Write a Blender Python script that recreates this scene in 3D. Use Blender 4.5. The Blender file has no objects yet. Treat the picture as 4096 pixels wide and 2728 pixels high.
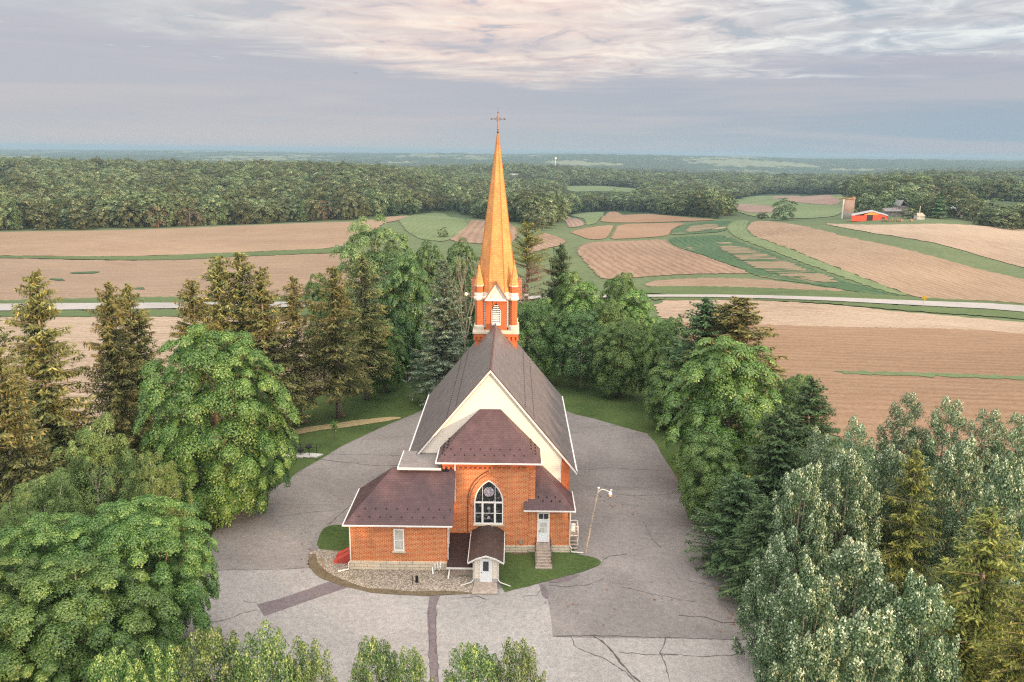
import bpy, math, random
import numpy as np
from mathutils import Vector, Matrix, geometry
from math import sin, cos, pi, radians, atan, atan2, sqrt

SC = bpy.context.scene
COL = SC.collection
random.seed(7)

# ------------------------------------------------------------------ camera model (photo is 4096 wide, lens 28 mm)
F = 3186.0; CAMH = 35.0
PITCH = atan((1364 - 603) / F); ROLL = radians(0.7)

def ray(x, y):
    u = x - 2048; v = y - 1364
    c, s = cos(ROLL), sin(ROLL)
    u, v = u * c + v * s, -u * s + v * c
    return np.array((u, F * cos(PITCH) - v * sin(PITCH), -F * sin(PITCH) - v * cos(PITCH)))

# ------------------------------------------------------------------ terrain
TAB = {
 -0.643: [(420, -8.3), (500, -10.2), (650, -7.1), (800, -4.4), (1000, 3.6), (1300, -2), (2000, -32), (3300, -40), (4200, -16), (6000, -8.0), (15000, -49.3), (25000, -66.6)],
 -0.425: [(420, -7.0), (500, -10.8), (650, -8.9), (800, -5.1), (1000, 3.1), (1300, -2), (2000, -32), (3300, -40), (4200, -16), (6000, -5.3), (15000, -42.4), (25000, -68.1)],
 -0.206: [(420, -3.1), (500, -9.1), (650, -8.9), (800, -5.2), (1000, 0.3), (1300, 1.1), (2000, -32), (3300, -40), (4200, -12), (6000, -5.6), (15000, -35.5), (25000, -56.6)],
 0.0: [(330, -0.8), (520, -7.0), (650, -21.6), (900, -22.9), (1100, -17.6), (1300, -22.3), (2000, -8.5), (2700, -42), (3300, -42), (4500, -6), (6000, 0.5), (15000, -15.3), (25000, -29.4)],
 0.177: [(300, -3.3), (420, -7.1), (620, -10.5), (750, -24.0), (950, -26.4), (1100, -14.7), (1300, -28.5), (2000, -23.1), (2700, -62), (3300, -60), (5000, 6), (15000, -15.7), (25000, -23.6)],
 0.34: [(300, -3.0), (420, -4.0), (560, -8.0), (700, -7.5), (850, -8.5), (1000, -24.4), (1300, -26.0), (2000, -27.8), (2700, -62), (3500, -55), (5000, -6), (8000, -18.3), (15000, -18.3), (25000, -15.0)],
 0.504: [(300, -0.4), (420, 0.9), (600, -0.3), (750, 1.6), (900, 0.2), (1000, -12.5), (1300, -6.5), (2000, -25), (3000, -45), (5000, -4), (8000, -15.5), (15000, -20.9), (25000, -6.4)],
 0.643: [(300, -3.2), (420, -1.8), (750, -3.1), (1000, -4.7), (1200, -11.8), (1600, -2.5), (2500, -40), (5000, -2), (8000, -15.1), (15000, -20.1), (25000, -18.0)],
}
NEAR = [(30, 0), (60, 0), (108, 0), (140, -2.0), (175, -3.6), (225, -4.0)]
ROWS = np.array([30, 60, 85, 108, 140, 175, 225, 300, 360, 420, 500, 580, 650, 750, 850, 1000, 1150, 1300, 1600, 2000, 2700, 3500, 5000, 8000, 15000, 25000, 70000.])
LR = np.log(ROWS)
CT = np.array(sorted(TAB))
GRID = np.zeros((len(CT), len(ROWS)))
for _i, _c in enumerate(CT):
    _L = NEAR + TAB[_c]
    GRID[_i] = np.interp(LR, np.log([p[0] for p in _L]), [p[1] for p in _L])

def _cr(t):
    return (-0.5 * t + t * t - 0.5 * t ** 3, 1 - 2.5 * t * t + 1.5 * t ** 3, 0.5 * t + 2 * t * t - 1.5 * t ** 3, -0.5 * t * t + 0.5 * t ** 3)

def sstep(a, b, x):
    t = np.clip((x - a) / (b - a), 0, 1)
    return t * t * (3 - 2 * t)

def terr(X, Y):
    X = np.asarray(X, float); Y = np.asarray(Y, float)
    Yc = np.clip(Y, 31, 69000)
    ct = np.clip(X / Yc, CT[0], CT[-1])
    ci = np.interp(ct, CT, np.arange(len(CT)))
    ri = np.interp(np.log(Yc), LR, np.arange(len(ROWS)))
    c0 = np.clip(np.floor(ci).astype(int), 0, len(CT) - 2); r0 = np.clip(np.floor(ri).astype(int), 0, len(ROWS) - 2)
    wc = _cr(ci - c0); wr = _cr(ri - r0)
    Z = 0
    for a in range(4):
        ia = np.clip(c0 + a - 1, 0, len(CT) - 1)
        for b in range(4):
            ib = np.clip(r0 + b - 1, 0, len(ROWS) - 1)
            Z = Z + wc[a] * wr[b] * GRID[ia, ib]
    und = 0.9 * np.sin(X / 61. + 1.3) * np.sin(Y / 83.) + 0.5 * np.sin(X / 37. + Y / 51.)
    Z = Z + und * sstep(230, 340, Yc)
    w2 = sstep(560, 900, Yc) * (1 - sstep(3300, 4200, Yc)) * np.where(X < -120, .9, 1.0)
    Z = Z - 9.0 * w2 * (0.5 + 0.5 * np.sin(X / 290. + Y / 610. + .8) * np.sin(Y / 205. - X / 900. + 1.1)) + 3.0 * w2
    w3 = sstep(4000, 5200, Yc)
    Z = Z - (24.0 + 45.0 * sstep(7000, 14000, Yc)) * w3 * (0.5 + 0.5 * np.sin(Y / 620. + 1.6 * np.sin(X / 2100. + 1) + X / 5200.)) + 8 * w3
    Z = Z + 26.0 * sstep(9000, 14000, Yc) * (np.sin(X / 1300. + 1.5 * np.sin(X / 3100.)) * 0.6 + 0.4 * np.sin(X / 520. + Y / 3000.))
    Z = np.where(Yc < 108, np.where(Yc > 85, Z * 0, 0), Z)
    Z = Z - 2.2 * sstep(26, 44, -X) * (1 - sstep(105, 150, Yc)) * sstep(55, 75, Yc)
    return Z

def tz(x, y):
    return float(terr(x, y))

_D = np.exp(np.linspace(np.log(0.35), np.log(26.), 900))
def at(xd, yd, off=0.0):
    """world point on the terrain seen at photo position (2354-wide coordinates)"""
    d = ray(xd * 4096 / 2354, yd * 4096 / 2354)
    t = _D * 100 / F
    P = d[None, :] * t[:, None]; P[:, 2] += CAMH
    g = terr(P[:, 0], P[:, 1])
    below = np.nonzero(P[:, 2] < g)[0]
    if len(below) == 0:
        i = len(t) - 1
        return (P[i, 0], P[i, 1], g[i] + off)
    i = below[0]
    if i == 0:
        p = P[0]; return (p[0], p[1], tz(p[0], p[1]) + off)
    a = P[i - 1, 2] - g[i - 1]; b = g[i] - P[i, 2]; f = a / (a + b)
    p = P[i - 1] * (1 - f) + P[i] * f
    return (p[0], p[1], tz(p[0], p[1]) + off)

def atY(xd, yd, Y):
    d = ray(xd * 4096 / 2354, yd * 4096 / 2354); t = Y / d[1]
    return (d[0] * t, Y, CAMH + d[2] * t)

def topix(X, Y, Z):
    Z = Z - CAMH
    z = Y * cos(PITCH) - Z * sin(PITCH); v = -(Y * sin(PITCH) + Z * cos(PITCH))
    u = F * X / z; v = F * v / z
    c, s = cos(ROLL), sin(ROLL)
    k = 2354 / 4096.
    return ((2048 + u * c - v * s) * k, (1364 + u * s + v * c) * k)

# ------------------------------------------------------------------ tagging
def tag(o, label=None, cat=None, group=None, kind=None):
    if label: o['label'] = label
    if cat: o['category'] = cat
    if group: o['group'] = group
    if kind: o['kind'] = kind
    return o

def empty(name, loc, label=None, cat=None, group=None, rz=0):
    o = bpy.data.objects.new(name, None); COL.objects.link(o)
    o.empty_display_size = 0.3
    o.location = loc; o.rotation_euler = (0, 0, rz)
    return tag(o, label, cat, group)

def root_loc(o):
    v = Vector((0, 0, 0))
    while o is not None:
        v += o.location; o = o.parent
    return v

# ------------------------------------------------------------------ materials
MATS = {}
class NB:
    def __init__(s, name):
        s.m = bpy.data.materials.new(name); s.m.use_nodes = True
        s.t = s.m.node_tree; s.t.nodes.clear()
        s.out = s.t.nodes.new('ShaderNodeOutputMaterial')
        MATS[name] = s.m
    def n(s, typ, **kw):
        nd = s.t.nodes.new(typ)
        ins = kw.pop('ins', {})
        for k, v in kw.items(): setattr(nd, k, v)
        for k, v in ins.items():
            if hasattr(v, 'node'): s.t.links.new(v, nd.inputs[k])
            else: nd.inputs[k].default_value = v
        return nd
    def coord(s, which='Object'):
        return s.n('ShaderNodeTexCoord').outputs[which]
    def mapping(s, v, scale=(1, 1, 1), rot=(0, 0, 0)):
        return s.n('ShaderNodeMapping', ins={'Vector': v, 'Scale': scale, 'Rotation': rot}).outputs[0]
    def noise(s, v, scale, detail=4, rough=0.6, dist=0.0):
        return s.n('ShaderNodeTexNoise', ins={'Vector': v, 'Scale': scale, 'Detail': detail, 'Roughness': rough, 'Distortion': dist}).outputs['Fac']
    def ramp(s, f, *stops):
        r = s.n('ShaderNodeValToRGB', ins={'Fac': f}); e = r.color_ramp.elements
        while len(e) < len(stops): e.new(0.5)
        for el, (p, c) in zip(e, stops):
            el.position = p; el.color = (c[0], c[1], c[2], 1) if not isinstance(c, (int, float)) else (c, c, c, 1)
        return r.outputs[0]
    def mix(s, f, a, b, bt='MIX'):
        nd = s.n('ShaderNodeMix', data_type='RGBA', blend_type=bt)
        for i, v in ((0, f), (6, a), (7, b)):
            if hasattr(v, 'node'): s.t.links.new(v, nd.inputs[i])
            elif i == 0: nd.inputs[0].default_value = v
            else: nd.inputs[i].default_value = (v[0], v[1], v[2], 1)
        return nd.outputs[2]
    def math(s, op, a, b=0.0, c=0.0):
        nd = s.n('ShaderNodeMath', operation=op)
        for i, v in enumerate((a, b, c)):
            if hasattr(v, 'node'): s.t.links.new(v, nd.inputs[i])
            else: nd.inputs[i].default_value = v
        return nd.outputs[0]
    def bsdf(s, col, rough=0.8, metal=0.0, bump=None, bs=0.3, bd=0.05, spec=0.3, emit=None, es=0.0):
        p = s.n('ShaderNodeBsdfPrincipled')
        for k, v in (('Base Color', col), ('Roughness', rough), ('Metallic', metal), ('Specular IOR Level', spec)):
            if hasattr(v, 'node'): s.t.links.new(v, p.inputs[k])
            elif k == 'Base Color': p.inputs[k].default_value = (v[0], v[1], v[2], 1)
            else: p.inputs[k].default_value = v
        if emit: p.inputs['Emission Color'].default_value = (*emit, 1); p.inputs['Emission Strength'].default_value = es
        if bump is not None:
            b = s.n('ShaderNodeBump', ins={'Height': bump, 'Strength': bs, 'Distance': bd})
            s.t.links.new(b.outputs[0], p.inputs['Normal'])
        s.t.links.new(p.outputs[0], s.out.inputs[0])
        return s.m

def plain(name, c, rough=0.6, metal=0.0, var=0.12, sc=3.0, **kw):
    b = NB(name); n = b.noise(b.coord(), sc, 3)
    lo = [x * (1 - var) for x in c]; hi = [min(1, x * (1 + var)) for x in c]
    return b.bsdf(b.ramp(n, (0.3, lo), (0.7, hi)), rough, metal, **kw)

def brickmat(name, c1, c2, mortar, w=0.24, h=0.085, mm=0.012, rough=0.85, uv='UV', bs=0.25, big=0.35, metal=0.0):
    b = NB(name); v = b.coord(uv)
    br = b.n('ShaderNodeTexBrick', ins={'Vector': v, 'Color1': (*c1, 1), 'Color2': (*c2, 1), 'Mortar': (*mortar, 1), 'Scale': 1.0,
             'Mortar Size': mm, 'Mortar Smooth': 0.3, 'Bias': 0.0, 'Brick Width': w, 'Row Height': h})
    n = b.noise(b.coord(), 0.7, 5); n2 = b.noise(b.coord(), 9, 3)
    c = b.mix(big, br.outputs[0], b.ramp(n, (0.3, (0.62, 0.6, 0.6)), (0.7, (1.2, 1.15, 1.1))), 'MULTIPLY')
    c = b.mix(0.25, c, b.ramp(n2, (0.3, (0.6, 0.6, 0.6)), (0.7, (1.3, 1.3, 1.3))), 'MULTIPLY')
    st = b.noise(b.mapping(b.coord(), (1.6, 1.6, 0.12)), 1.2, 5, 0.7)
    c = b.mix(big * .7, c, b.ramp(st, (0.35, (0.62, 0.60, 0.60)), (0.65, (1.2, 1.2, 1.2))), 'MULTIPLY')
    return b.bsdf(c, rough, metal, bump=br.outputs['Fac'], bs=-bs, bd=0.02)

brickmat('brick', (0.60, 0.135, 0.036), (0.42, 0.08, 0.022), (0.70, 0.43, 0.23), 0.31, 0.115, 0.021)
brickmat('brick_plain', (0.54, 0.14, 0.045), (0.44, 0.105, 0.033), (0.50, 0.20, 0.10), 0.30, 0.11, 0.012, bs=0.1)
brickmat('limestone', (0.62, 0.54, 0.42), (0.72, 0.64, 0.52), (0.22, 0.18, 0.13), 1.1, 0.27, 0.018, 0.9)
brickmat('stone_cap', (0.62, 0.55, 0.45), (0.66, 0.59, 0.5), (0.3, 0.26, 0.2), 0.9, 0.6, 0.01, 0.9)
brickmat('shingle', (0.105, 0.060, 0.066), (0.088, 0.050, 0.055), (0.035, 0.02, 0.022), 0.42, 0.21, 0.010, 0.5, bs=0.4, big=0.6)
brickmat('nave_shingle', (0.175, 0.155, 0.157), (0.15, 0.132, 0.134), (0.09, 0.078, 0.08), 0.5, 0.24, 0.014, 0.42, bs=0.2, big=0.45)
brickmat('porch_shingle', (0.070, 0.043, 0.036), (0.055, 0.034, 0.028), (0.03, 0.02, 0.018), 0.4, 0.2, 0.012, 0.7, bs=0.5)
brickmat('spire_tile', (0.74, 0.36, 0.13), (0.64, 0.28, 0.095), (0.46, 0.19, 0.065), 0.28, 0.26, 0.014, 0.42, bs=0.4, big=0.45)
brickmat('spire_tile_side', (0.42, 0.17, 0.085), (0.36, 0.14, 0.07), (0.16, 0.06, 0.03), 0.6, 0.34, 0.028, 0.55, bs=0.6, big=0.2)
plain('copper', (0.48, 0.2, 0.08), 0.4, 0.5)
plain('dark_metal', (0.02, 0.02, 0.02), 0.5)
plain('bronze', (0.16, 0.085, 0.045), 0.4, 0.6)
plain('white_paint', (0.80, 0.79, 0.77), 0.5, var=0.05)
plain('white_trim', (0.66, 0.64, 0.62), 0.5, var=0.05)
plain('cornice_white', (0.74, 0.66, 0.58), 0.6, var=0.2)
plain('door_white', (0.74, 0.78, 0.82), 0.4, var=0.04)
plain('concrete', (0.33, 0.27, 0.23), 0.9, var=0.25, sc=2.5)
plain('concrete_light', (0.42, 0.41, 0.39), 0.9, var=0.15, sc=2.5)
plain('grey_metal', (0.35, 0.36, 0.37), 0.5, 0.4)
plain('galvanised', (0.42, 0.42, 0.44), 0.45, 0.5, var=0.3)
plain('red_paint', (0.45, 0.07, 0.05), 0.5, var=0.15)
plain('barn_red', (0.50, 0.07, 0.03), 0.7, var=0.15)
plain('barn_orange', (0.65, 0.3, 0.06), 0.7, var=0.15)
plain('weathered_wood', (0.36, 0.31, 0.25), 0.9, var=0.35, sc=6)
plain('grey_wood', (0.22, 0.2, 0.19), 0.9, var=0.5, sc=1.2)
plain('rubber_black', (0.015, 0.015, 0.015), 0.7)
plain('yellow_sign', (0.75, 0.42, 0.02), 0.5)
plain('hay', (0.30, 0.20, 0.11), 0.95, var=0.3)
plain('snow_guard', (0.02, 0.013, 0.013), 0.7)
plain('valley_metal', (0.10, 0.045, 0.045), 0.4, 0.2)
plain('void', (0.01, 0.01, 0.012), 0.6)
def _siding():
    b = NB('siding'); v = b.coord('UV'); s = b.n('ShaderNodeSeparateXYZ', ins={0: v}).outputs[1]
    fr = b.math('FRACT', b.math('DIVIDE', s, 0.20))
    col = b.ramp(fr, (0.0, (0.42, 0.37, 0.33)), (0.10, (0.80, 0.73, 0.64)), (1.0, (0.82, 0.76, 0.68)))  # dark line at each lap: the board's shadow line painted into the colour
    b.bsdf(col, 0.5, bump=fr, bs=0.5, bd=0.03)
_siding()
def _seam(name, c, step, rough=0.5):
    b = NB(name); v = b.coord('UV'); s = b.n('ShaderNodeSeparateXYZ', ins={0: v}).outputs[1]
    s = b.math('ADD', s, b.math('MULTIPLY', b.noise(b.coord(), 3, 3), 0.05))
    fr = b.math('FRACT', b.math('DIVIDE', s, step)); n = b.noise(b.coord(), 2, 4)
    col = b.mix(b.ramp(fr, (0.0, 1.0), (0.2, 0.0)), [x * 0.9 for x in c], [x * 1.9 for x in c])
    col = b.mix(0.4, col, b.ramp(n, (0.3, (0.6, 0.6, 0.6)), (0.7, (1.3, 1.3, 1.3))), 'MULTIPLY')
    b.bsdf(col, rough, bump=fr, bs=0.4, bd=0.03)
_seam('lean_shingle', (0.038, 0.02, 0.018), 0.3)
def _flat():
    b = NB('flat_membrane'); c = b.coord(); n = b.noise(c, 0.9, 5); n2 = b.noise(c, 5, 4)
    col = b.mix(b.ramp(n2, (0.5, 0.0), (0.75, 0.6)), b.ramp(n, (0.3, (0.13, 0.115, 0.11)), (0.7, (0.22, 0.20, 0.20))), (0.34, 0.31, 0.29))
    b.bsdf(col, 0.35)
_flat()
def _stain():
    b = NB('stained_glass'); c = b.coord()
    vo = b.n('ShaderNodeTexVoronoi', feature='DISTANCE_TO_EDGE', ins={'Vector': c, 'Scale': 5.0}).outputs['Distance']
    v2 = b.n('ShaderNodeTexVoronoi', ins={'Vector': c, 'Scale': 5.0}).outputs['Color']
    hs = b.n('ShaderNodeSeparateColor', ins={0: v2}).outputs[0]
    glass = b.ramp(hs, (0.0, (0.012, 0.014, 0.016)), (0.45, (0.045, 0.05, 0.055)), (0.75, (0.02, 0.022, 0.03)), (0.93, (0.16, 0.15, 0.14)))
    b.bsdf(b.mix(b.ramp(vo, (0.02, 1.0), (0.06, 0.0)), glass, (0.005, 0.005, 0.005)), 0.25, spec=0.5)
    b = NB('rose_glass'); c = b.coord(); n = b.noise(c, 7, 5, 0.7)
    b.bsdf(b.ramp(n, (0.35, (0.16, 0.12, 0.16)), (0.5, (0.42, 0.38, 0.45)), (0.65, (0.6, 0.55, 0.58))), 0.3, spec=0.5)
    b = NB('window_pane'); c = b.coord(); n = b.noise(c, 1.4, 3)
    b.bsdf(b.ramp(n, (0.3, (0.42, 0.42, 0.38)), (0.7, (0.62, 0.62, 0.58))), 0.15, spec=0.6)
    b = NB('dark_pane'); c = b.coord(); n = b.noise(c, 1.4, 3)
    b.bsdf(b.ramp(n, (0.3, (0.03, 0.033, 0.04)), (0.7, (0.06, 0.065, 0.075))), 0.12, spec=0.6)
    b = NB('lamp_glow'); b.bsdf((1, 0.8, 0.5), 0.4, emit=(1.0, 0.62, 0.25), es=18.0)
    b = NB('amber_lens'); b.bsdf((0.85, 0.5, 0.2), 0.3, spec=0.5)
_stain()

def _silo():
    b = NB('silo_tile'); v = b.coord('UV')
    br = b.n('ShaderNodeTexBrick', ins={'Vector': v, 'Color1': (0.44, 0.235, 0.15, 1), 'Color2': (0.34, 0.18, 0.12, 1), 'Mortar': (0.55, 0.42, 0.33, 1), 'Scale': 1.0, 'Mortar Size': 0.05, 'Brick Width': 0.7, 'Row Height': 0.45})
    z = b.n('ShaderNodeSeparateXYZ', ins={0: b.coord()}).outputs[2]
    n = b.noise(b.coord(), 0.6, 4)
    f = b.math('ADD', b.math('MULTIPLY', z, -0.16), b.math('MULTIPLY_ADD', n, 0.9, 0.35))
    b.bsdf(b.mix(b.ramp(f, (0.2, 0.0), (0.6, 0.9)), br.outputs[0], (0.50, 0.45, 0.42)), 0.9)
_silo()

# ---- ground materials
def rowfield(name, dark, light, row=2.2, amp=1.0, patch=None, pth=0.55, psc=(0.03, 0.05, 0.03), contrast=1.0):
    b = NB(name); uv = b.coord('UV'); ob = b.coord()
    u = b.n('ShaderNodeSeparateXYZ', ins={0: uv}).outputs[0]
    n0 = b.noise(ob, 0.25, 4)
    w = b.math('ADD', b.math('DIVIDE', u, row), b.math('MULTIPLY', n0, 1.6))
    s = b.math('SINE', b.math('MULTIPLY', w, 2 * pi))
    along = b.noise(b.mapping(uv, (1.3, 0.06, 1)), 1.0, 5, 0.7)
    f = b.math('MULTIPLY_ADD', s, 0.16 * amp, b.math('MULTIPLY_ADD', b.math('SUBTRACT', along, 0.5), 1.3 * contrast, 0.5))
    big = b.noise(ob, 0.012, 4)
    f = b.math('ADD', f, b.math('MULTIPLY', b.math('SUBTRACT', big, 0.5), 0.9))
    fine = b.noise(ob, 1.7, 4, 0.75)
    f = b.math('ADD', f, b.math('MULTIPLY', b.math('SUBTRACT', fine, 0.5), 1.3))
    col = b.ramp(f, (0.15, dark), (0.85, light))
    if patch:
        p = b.noise(b.mapping(uv, psc), 1.0, 5, 0.65, 0.4)
        col = b.mix(b.ramp(p, (pth, 0.0), (pth + 0.07, 1.0)), col, patch)
    return b.bsdf(col, 0.95, spec=0.1)

rowfield('field_tan', (0.172, 0.115, 0.076), (0.330, 0.241, 0.165), 2.4, 0.7)
rowfield('field_tan_weedy', (0.165, 0.112, 0.076), (0.297, 0.221, 0.158), 2.4, 0.6, patch=(0.07, 0.11, 0.05), pth=0.70, psc=(0.09, 0.02, 1))
rowfield('field_stubble', (0.203, 0.143, 0.098), (0.420, 0.332, 0.248), 1.7, 0.6, contrast=1.0)
rowfield('field_brown', (0.166, 0.101, 0.061), (0.302, 0.202, 0.133), 3.0, 0.5, contrast=0.7)
rowfield('field_furrow', (0.152, 0.096, 0.066), (0.310, 0.221, 0.158), 3.6, 0.8, contrast=0.6)
rowfield('field_dark', (0.150, 0.102, 0.082), (0.313, 0.224, 0.184), 3.0, 1.0)
rowfield('crop_green', (0.028, 0.068, 0.036), (0.080, 0.128, 0.060), 3.0, 1.0, patch=(0.30, 0.21, 0.145), pth=0.56, psc=(0.05, 0.018, 1))
rowfield('crop_sparse', (0.13, 0.105, 0.065), (0.26, 0.20, 0.135), 2.6, 0.6, patch=(0.045, 0.085, 0.04), pth=0.50, psc=(0.14, 0.04, 1))
rowfield('crop_green_full', (0.024, 0.064, 0.036), (0.072, 0.120, 0.056), 3.0, 1.0)
rowfield('strip_green', (0.085, 0.122, 0.052), (0.175, 0.215, 0.110), 3.0, 0.5)
rowfield('meadow', (0.086, 0.125, 0.056), (0.158, 0.205, 0.099), 5.0, 0.4)
rowfield('verge', (0.050, 0.079, 0.032), (0.122, 0.158, 0.068), 1.5, 0.4)

def _ground():
    b = NB('ground_mat'); c = b.coord()
    n = b.noise(c, 0.03, 5); n1 = b.noise(c, 0.6, 5, 0.7)
    near = b.mix(b.ramp(n1, (0.3, 0.0), (0.7, 1.0)), b.ramp(n, (0.35, (0.055, 0.085, 0.038)), (0.65, (0.09, 0.125, 0.058))), (0.135, 0.165, 0.085))
    y = b.n('ShaderNodeSeparateXYZ', ins={0: c}).outputs[1]
    f = b.math('MULTIPLY_ADD', y, 1 / 400., -430 / 400.)
    nf = b.noise(b.mapping(c, (0.0011, 0.0007, 0)), 1.0, 7, 0.65)
    ff = b.noise(b.mapping(c, (0.02, 0.008, 0)), 1.0, 5, 0.7)
    far = b.mix(b.ramp(nf, (0.545, 0.0), (0.56, 1.0)), b.ramp(ff, (0.3, (0.025, 0.045, 0.022)), (0.7, (0.06, 0.085, 0.04))), (0.17, 0.19, 0.11))
    g = b.n('ShaderNodeMath', operation='MULTIPLY_ADD', use_clamp=True, ins={0: y, 1: 1 / 1200., 2: -1.5}).outputs[0]
    far2 = b.mix(g, (0.035, 0.06, 0.028), far)
    ff2 = b.n('ShaderNodeMath', operation='ADD', use_clamp=True, ins={0: f, 1: 0.0}).outputs[0]
    b.bsdf(b.mix(ff2, near, far2), 0.95, spec=0.1)
    b = NB('lawn'); c = b.coord()
    n = b.noise(c, 0.12, 5, 0.6); n1 = b.noise(c, 2.5, 5, 0.8); n2 = b.noise(c, 14, 3, 0.8)
    col = b.ramp(n, (0.35, (0.028, 0.058, 0.016)), (0.65, (0.075, 0.112, 0.036)))
    col = b.mix(b.ramp(n1, (0.45, 0.0), (0.75, 0.7)), col, (0.13, 0.15, 0.055))
    col = b.mix(0.7, col, b.ramp(n2, (0.3, (0.55, 0.55, 0.55)), (0.7, (1.5, 1.5, 1.4))), 'MULTIPLY')
    b.bsdf(col, 0.95, bump=n2, bs=0.6, bd=0.06, spec=0.1)
    b = NB('dry_grass'); n2 = b.noise(b.mapping(b.coord(), (1, 3, 1)), 1.5, 5, 0.8)
    b.bsdf(b.ramp(n2, (0.3, (0.16, 0.15, 0.06)), (0.5, (0.36, 0.28, 0.15)), (0.75, (0.5, 0.4, 0.24))), 0.95, spec=0.1)
    b = NB('bare_soil'); n2 = b.noise(b.coord(), 3, 5, 0.8)
    b.bsdf(b.ramp(n2, (0.3, (0.07, 0.06, 0.035)), (0.7, (0.19, 0.145, 0.095))), 0.95, spec=0.1)
    b = NB('gravel'); c = b.coord()
    v = b.n('ShaderNodeTexVoronoi', ins={'Vector': c, 'Scale': 13.0}); hs = b.n('ShaderNodeSeparateColor', ins={0: v.outputs['Color']}).outputs[0]
    n = b.noise(c, 0.8, 4, 0.7)
    col = b.ramp(hs, (0.0, (0.14, 0.11, 0.085)), (0.5, (0.27, 0.23, 0.185)), (1.0, (0.50, 0.45, 0.39)))
    col = b.mix(b.ramp(n, (0.55, 0.0), (0.72, 0.8)), col, (0.10, 0.11, 0.04))
    b.bsdf(col, 0.9, bump=v.outputs['Distance'], bs=0.8, bd=0.06, spec=0.15)
_ground()

def asphalt(name, a, bcol, stain=(0.09, 0.075, 0.075), rough=0.92):
    b = NB(name); c = b.coord()
    n = b.noise(c, 0.09, 6, 0.65, 0.5); n1 = b.noise(c, 2.2, 6, 0.8); n2 = b.noise(c, 9, 4, 0.95)
    st = b.noise(b.mapping(c, (0.5, 1.6, 1)), 0.22, 6, 0.7, 1.0)
    col = b.ramp(n, (0.3, a), (0.7, bcol))
    col = b.mix(b.ramp(st, (0.56, 0.0), (0.72, 0.55)), col, stain)
    col = b.mix(0.6, col, b.ramp(n1, (0.3, (0.6, 0.6, 0.6)), (0.7, (1.38, 1.36, 1.34))), 'MULTIPLY')
    col = b.mix(0.6, col, b.ramp(n2, (0.32, (0.35, 0.35, 0.35)), (0.68, (1.75, 1.75, 1.75))), 'MULTIPLY')
    ndl = b.noise(c, 0.35, 6, 0.8, 0.8)
    col = b.mix(b.ramp(ndl, (0.62, 0.0), (0.75, 0.35)), col, (0.30, 0.17, 0.10))
    return b.bsdf(col, rough, bump=n2, bs=0.3, bd=0.02, spec=0.2)
asphalt('asphalt', (0.135, 0.125, 0.122), (0.225, 0.211, 0.206))
asphalt('asphalt_left', (0.165, 0.151, 0.143), (0.255, 0.236, 0.224), stain=(0.15, 0.125, 0.12))
asphalt('asphalt_light', (0.225, 0.216, 0.21), (0.305, 0.294, 0.286), stain=(0.22, 0.21, 0.21))
asphalt('asphalt_patch', (0.12, 0.10, 0.108), (0.16, 0.135, 0.142), stain=(0.1, 0.085, 0.09))
asphalt('road_surface', (0.28, 0.262, 0.25), (0.36, 0.34, 0.325), stain=(0.25, 0.23, 0.22))
plain('crack', (0.075, 0.066, 0.062), 0.95)
plain('path_concrete', (0.5, 0.49, 0.47), 0.9)

def leafmat(name, c1, c2, c3=None, t=0.25, gloss=0.0, vv=0.35, hv=0.03):
    b = NB(name)
    a = b.n('ShaderNodeAttribute', attribute_name='var').outputs['Fac']
    rnd = b.n('ShaderNodeObjectInfo').outputs['Random']
    col = b.ramp(a, (0.1, c1), (0.75, c2), (0.93, c3 or c2))
    hsv = b.n('ShaderNodeHueSaturation', ins={'Hue': b.math('MULTIPLY_ADD', rnd, hv, 0.5 - hv / 2), 'Saturation': 1.0, 'Value': b.math('MULTIPLY_ADD', rnd, vv, 1 - vv / 2), 'Color': col}).outputs[0]
    d = b.n('ShaderNodeBsdfDiffuse', ins={'Color': hsv}); tr = b.n('ShaderNodeBsdfTranslucent', ins={'Color': hsv})
    m = b.n('ShaderNodeMixShader', ins={0: t, 1: d.outputs[0], 2: tr.outputs[0]})
    last = m.outputs[0]
    if gloss:
        g = b.n('ShaderNodeBsdfGlossy', ins={'Color': (1, 1, 1, 1), 'Roughness': 0.42})
        last = b.n('ShaderNodeMixShader', ins={0: gloss, 1: last, 2: g.outputs[0]}).outputs[0]
    b.t.links.new(last, b.out.inputs[0])
leafmat('leaf_maple', (0.04, 0.095, 0.026), (0.125, 0.215, 0.05), (0.25, 0.34, 0.09), t=0.14, gloss=0.03)
leafmat('leaf_bright', (0.055, 0.125, 0.028), (0.135, 0.24, 0.05), (0.28, 0.38, 0.09), t=0.18, gloss=0.04)
leafmat('leaf_dark', (0.04, 0.09, 0.028), (0.10, 0.18, 0.05), (0.18, 0.27, 0.08), t=0.15, gloss=0.04)
leafmat('leaf_birch', (0.12, 0.19, 0.07), (0.22, 0.32, 0.12), (0.32, 0.42, 0.18), t=0.3)
leafmat('leaf_poplar', (0.045, 0.10, 0.04), (0.16, 0.25, 0.12), (0.60, 0.68, 0.48), t=0.12, gloss=0.04)
leafmat('leaf_cotton', (0.10, 0.155, 0.07), (0.21, 0.29, 0.13), (0.34, 0.42, 0.21))
leafmat('leaf_ash', (0.055, 0.12, 0.035), (0.14, 0.235, 0.065), (0.34, 0.42, 0.14), t=0.16, gloss=0.04)
leafmat('needle_spruce', (0.09, 0.115, 0.05), (0.25, 0.25, 0.095), (0.50, 0.40, 0.14), t=0.1)
leafmat('needle_blue', (0.08, 0.11, 0.08), (0.18, 0.23, 0.155), (0.28, 0.33, 0.22), t=0.1)
leafmat('needle_yellow', (0.09, 0.125, 0.035), (0.24, 0.27, 0.075), (0.46, 0.42, 0.12), t=0.1)
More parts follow.
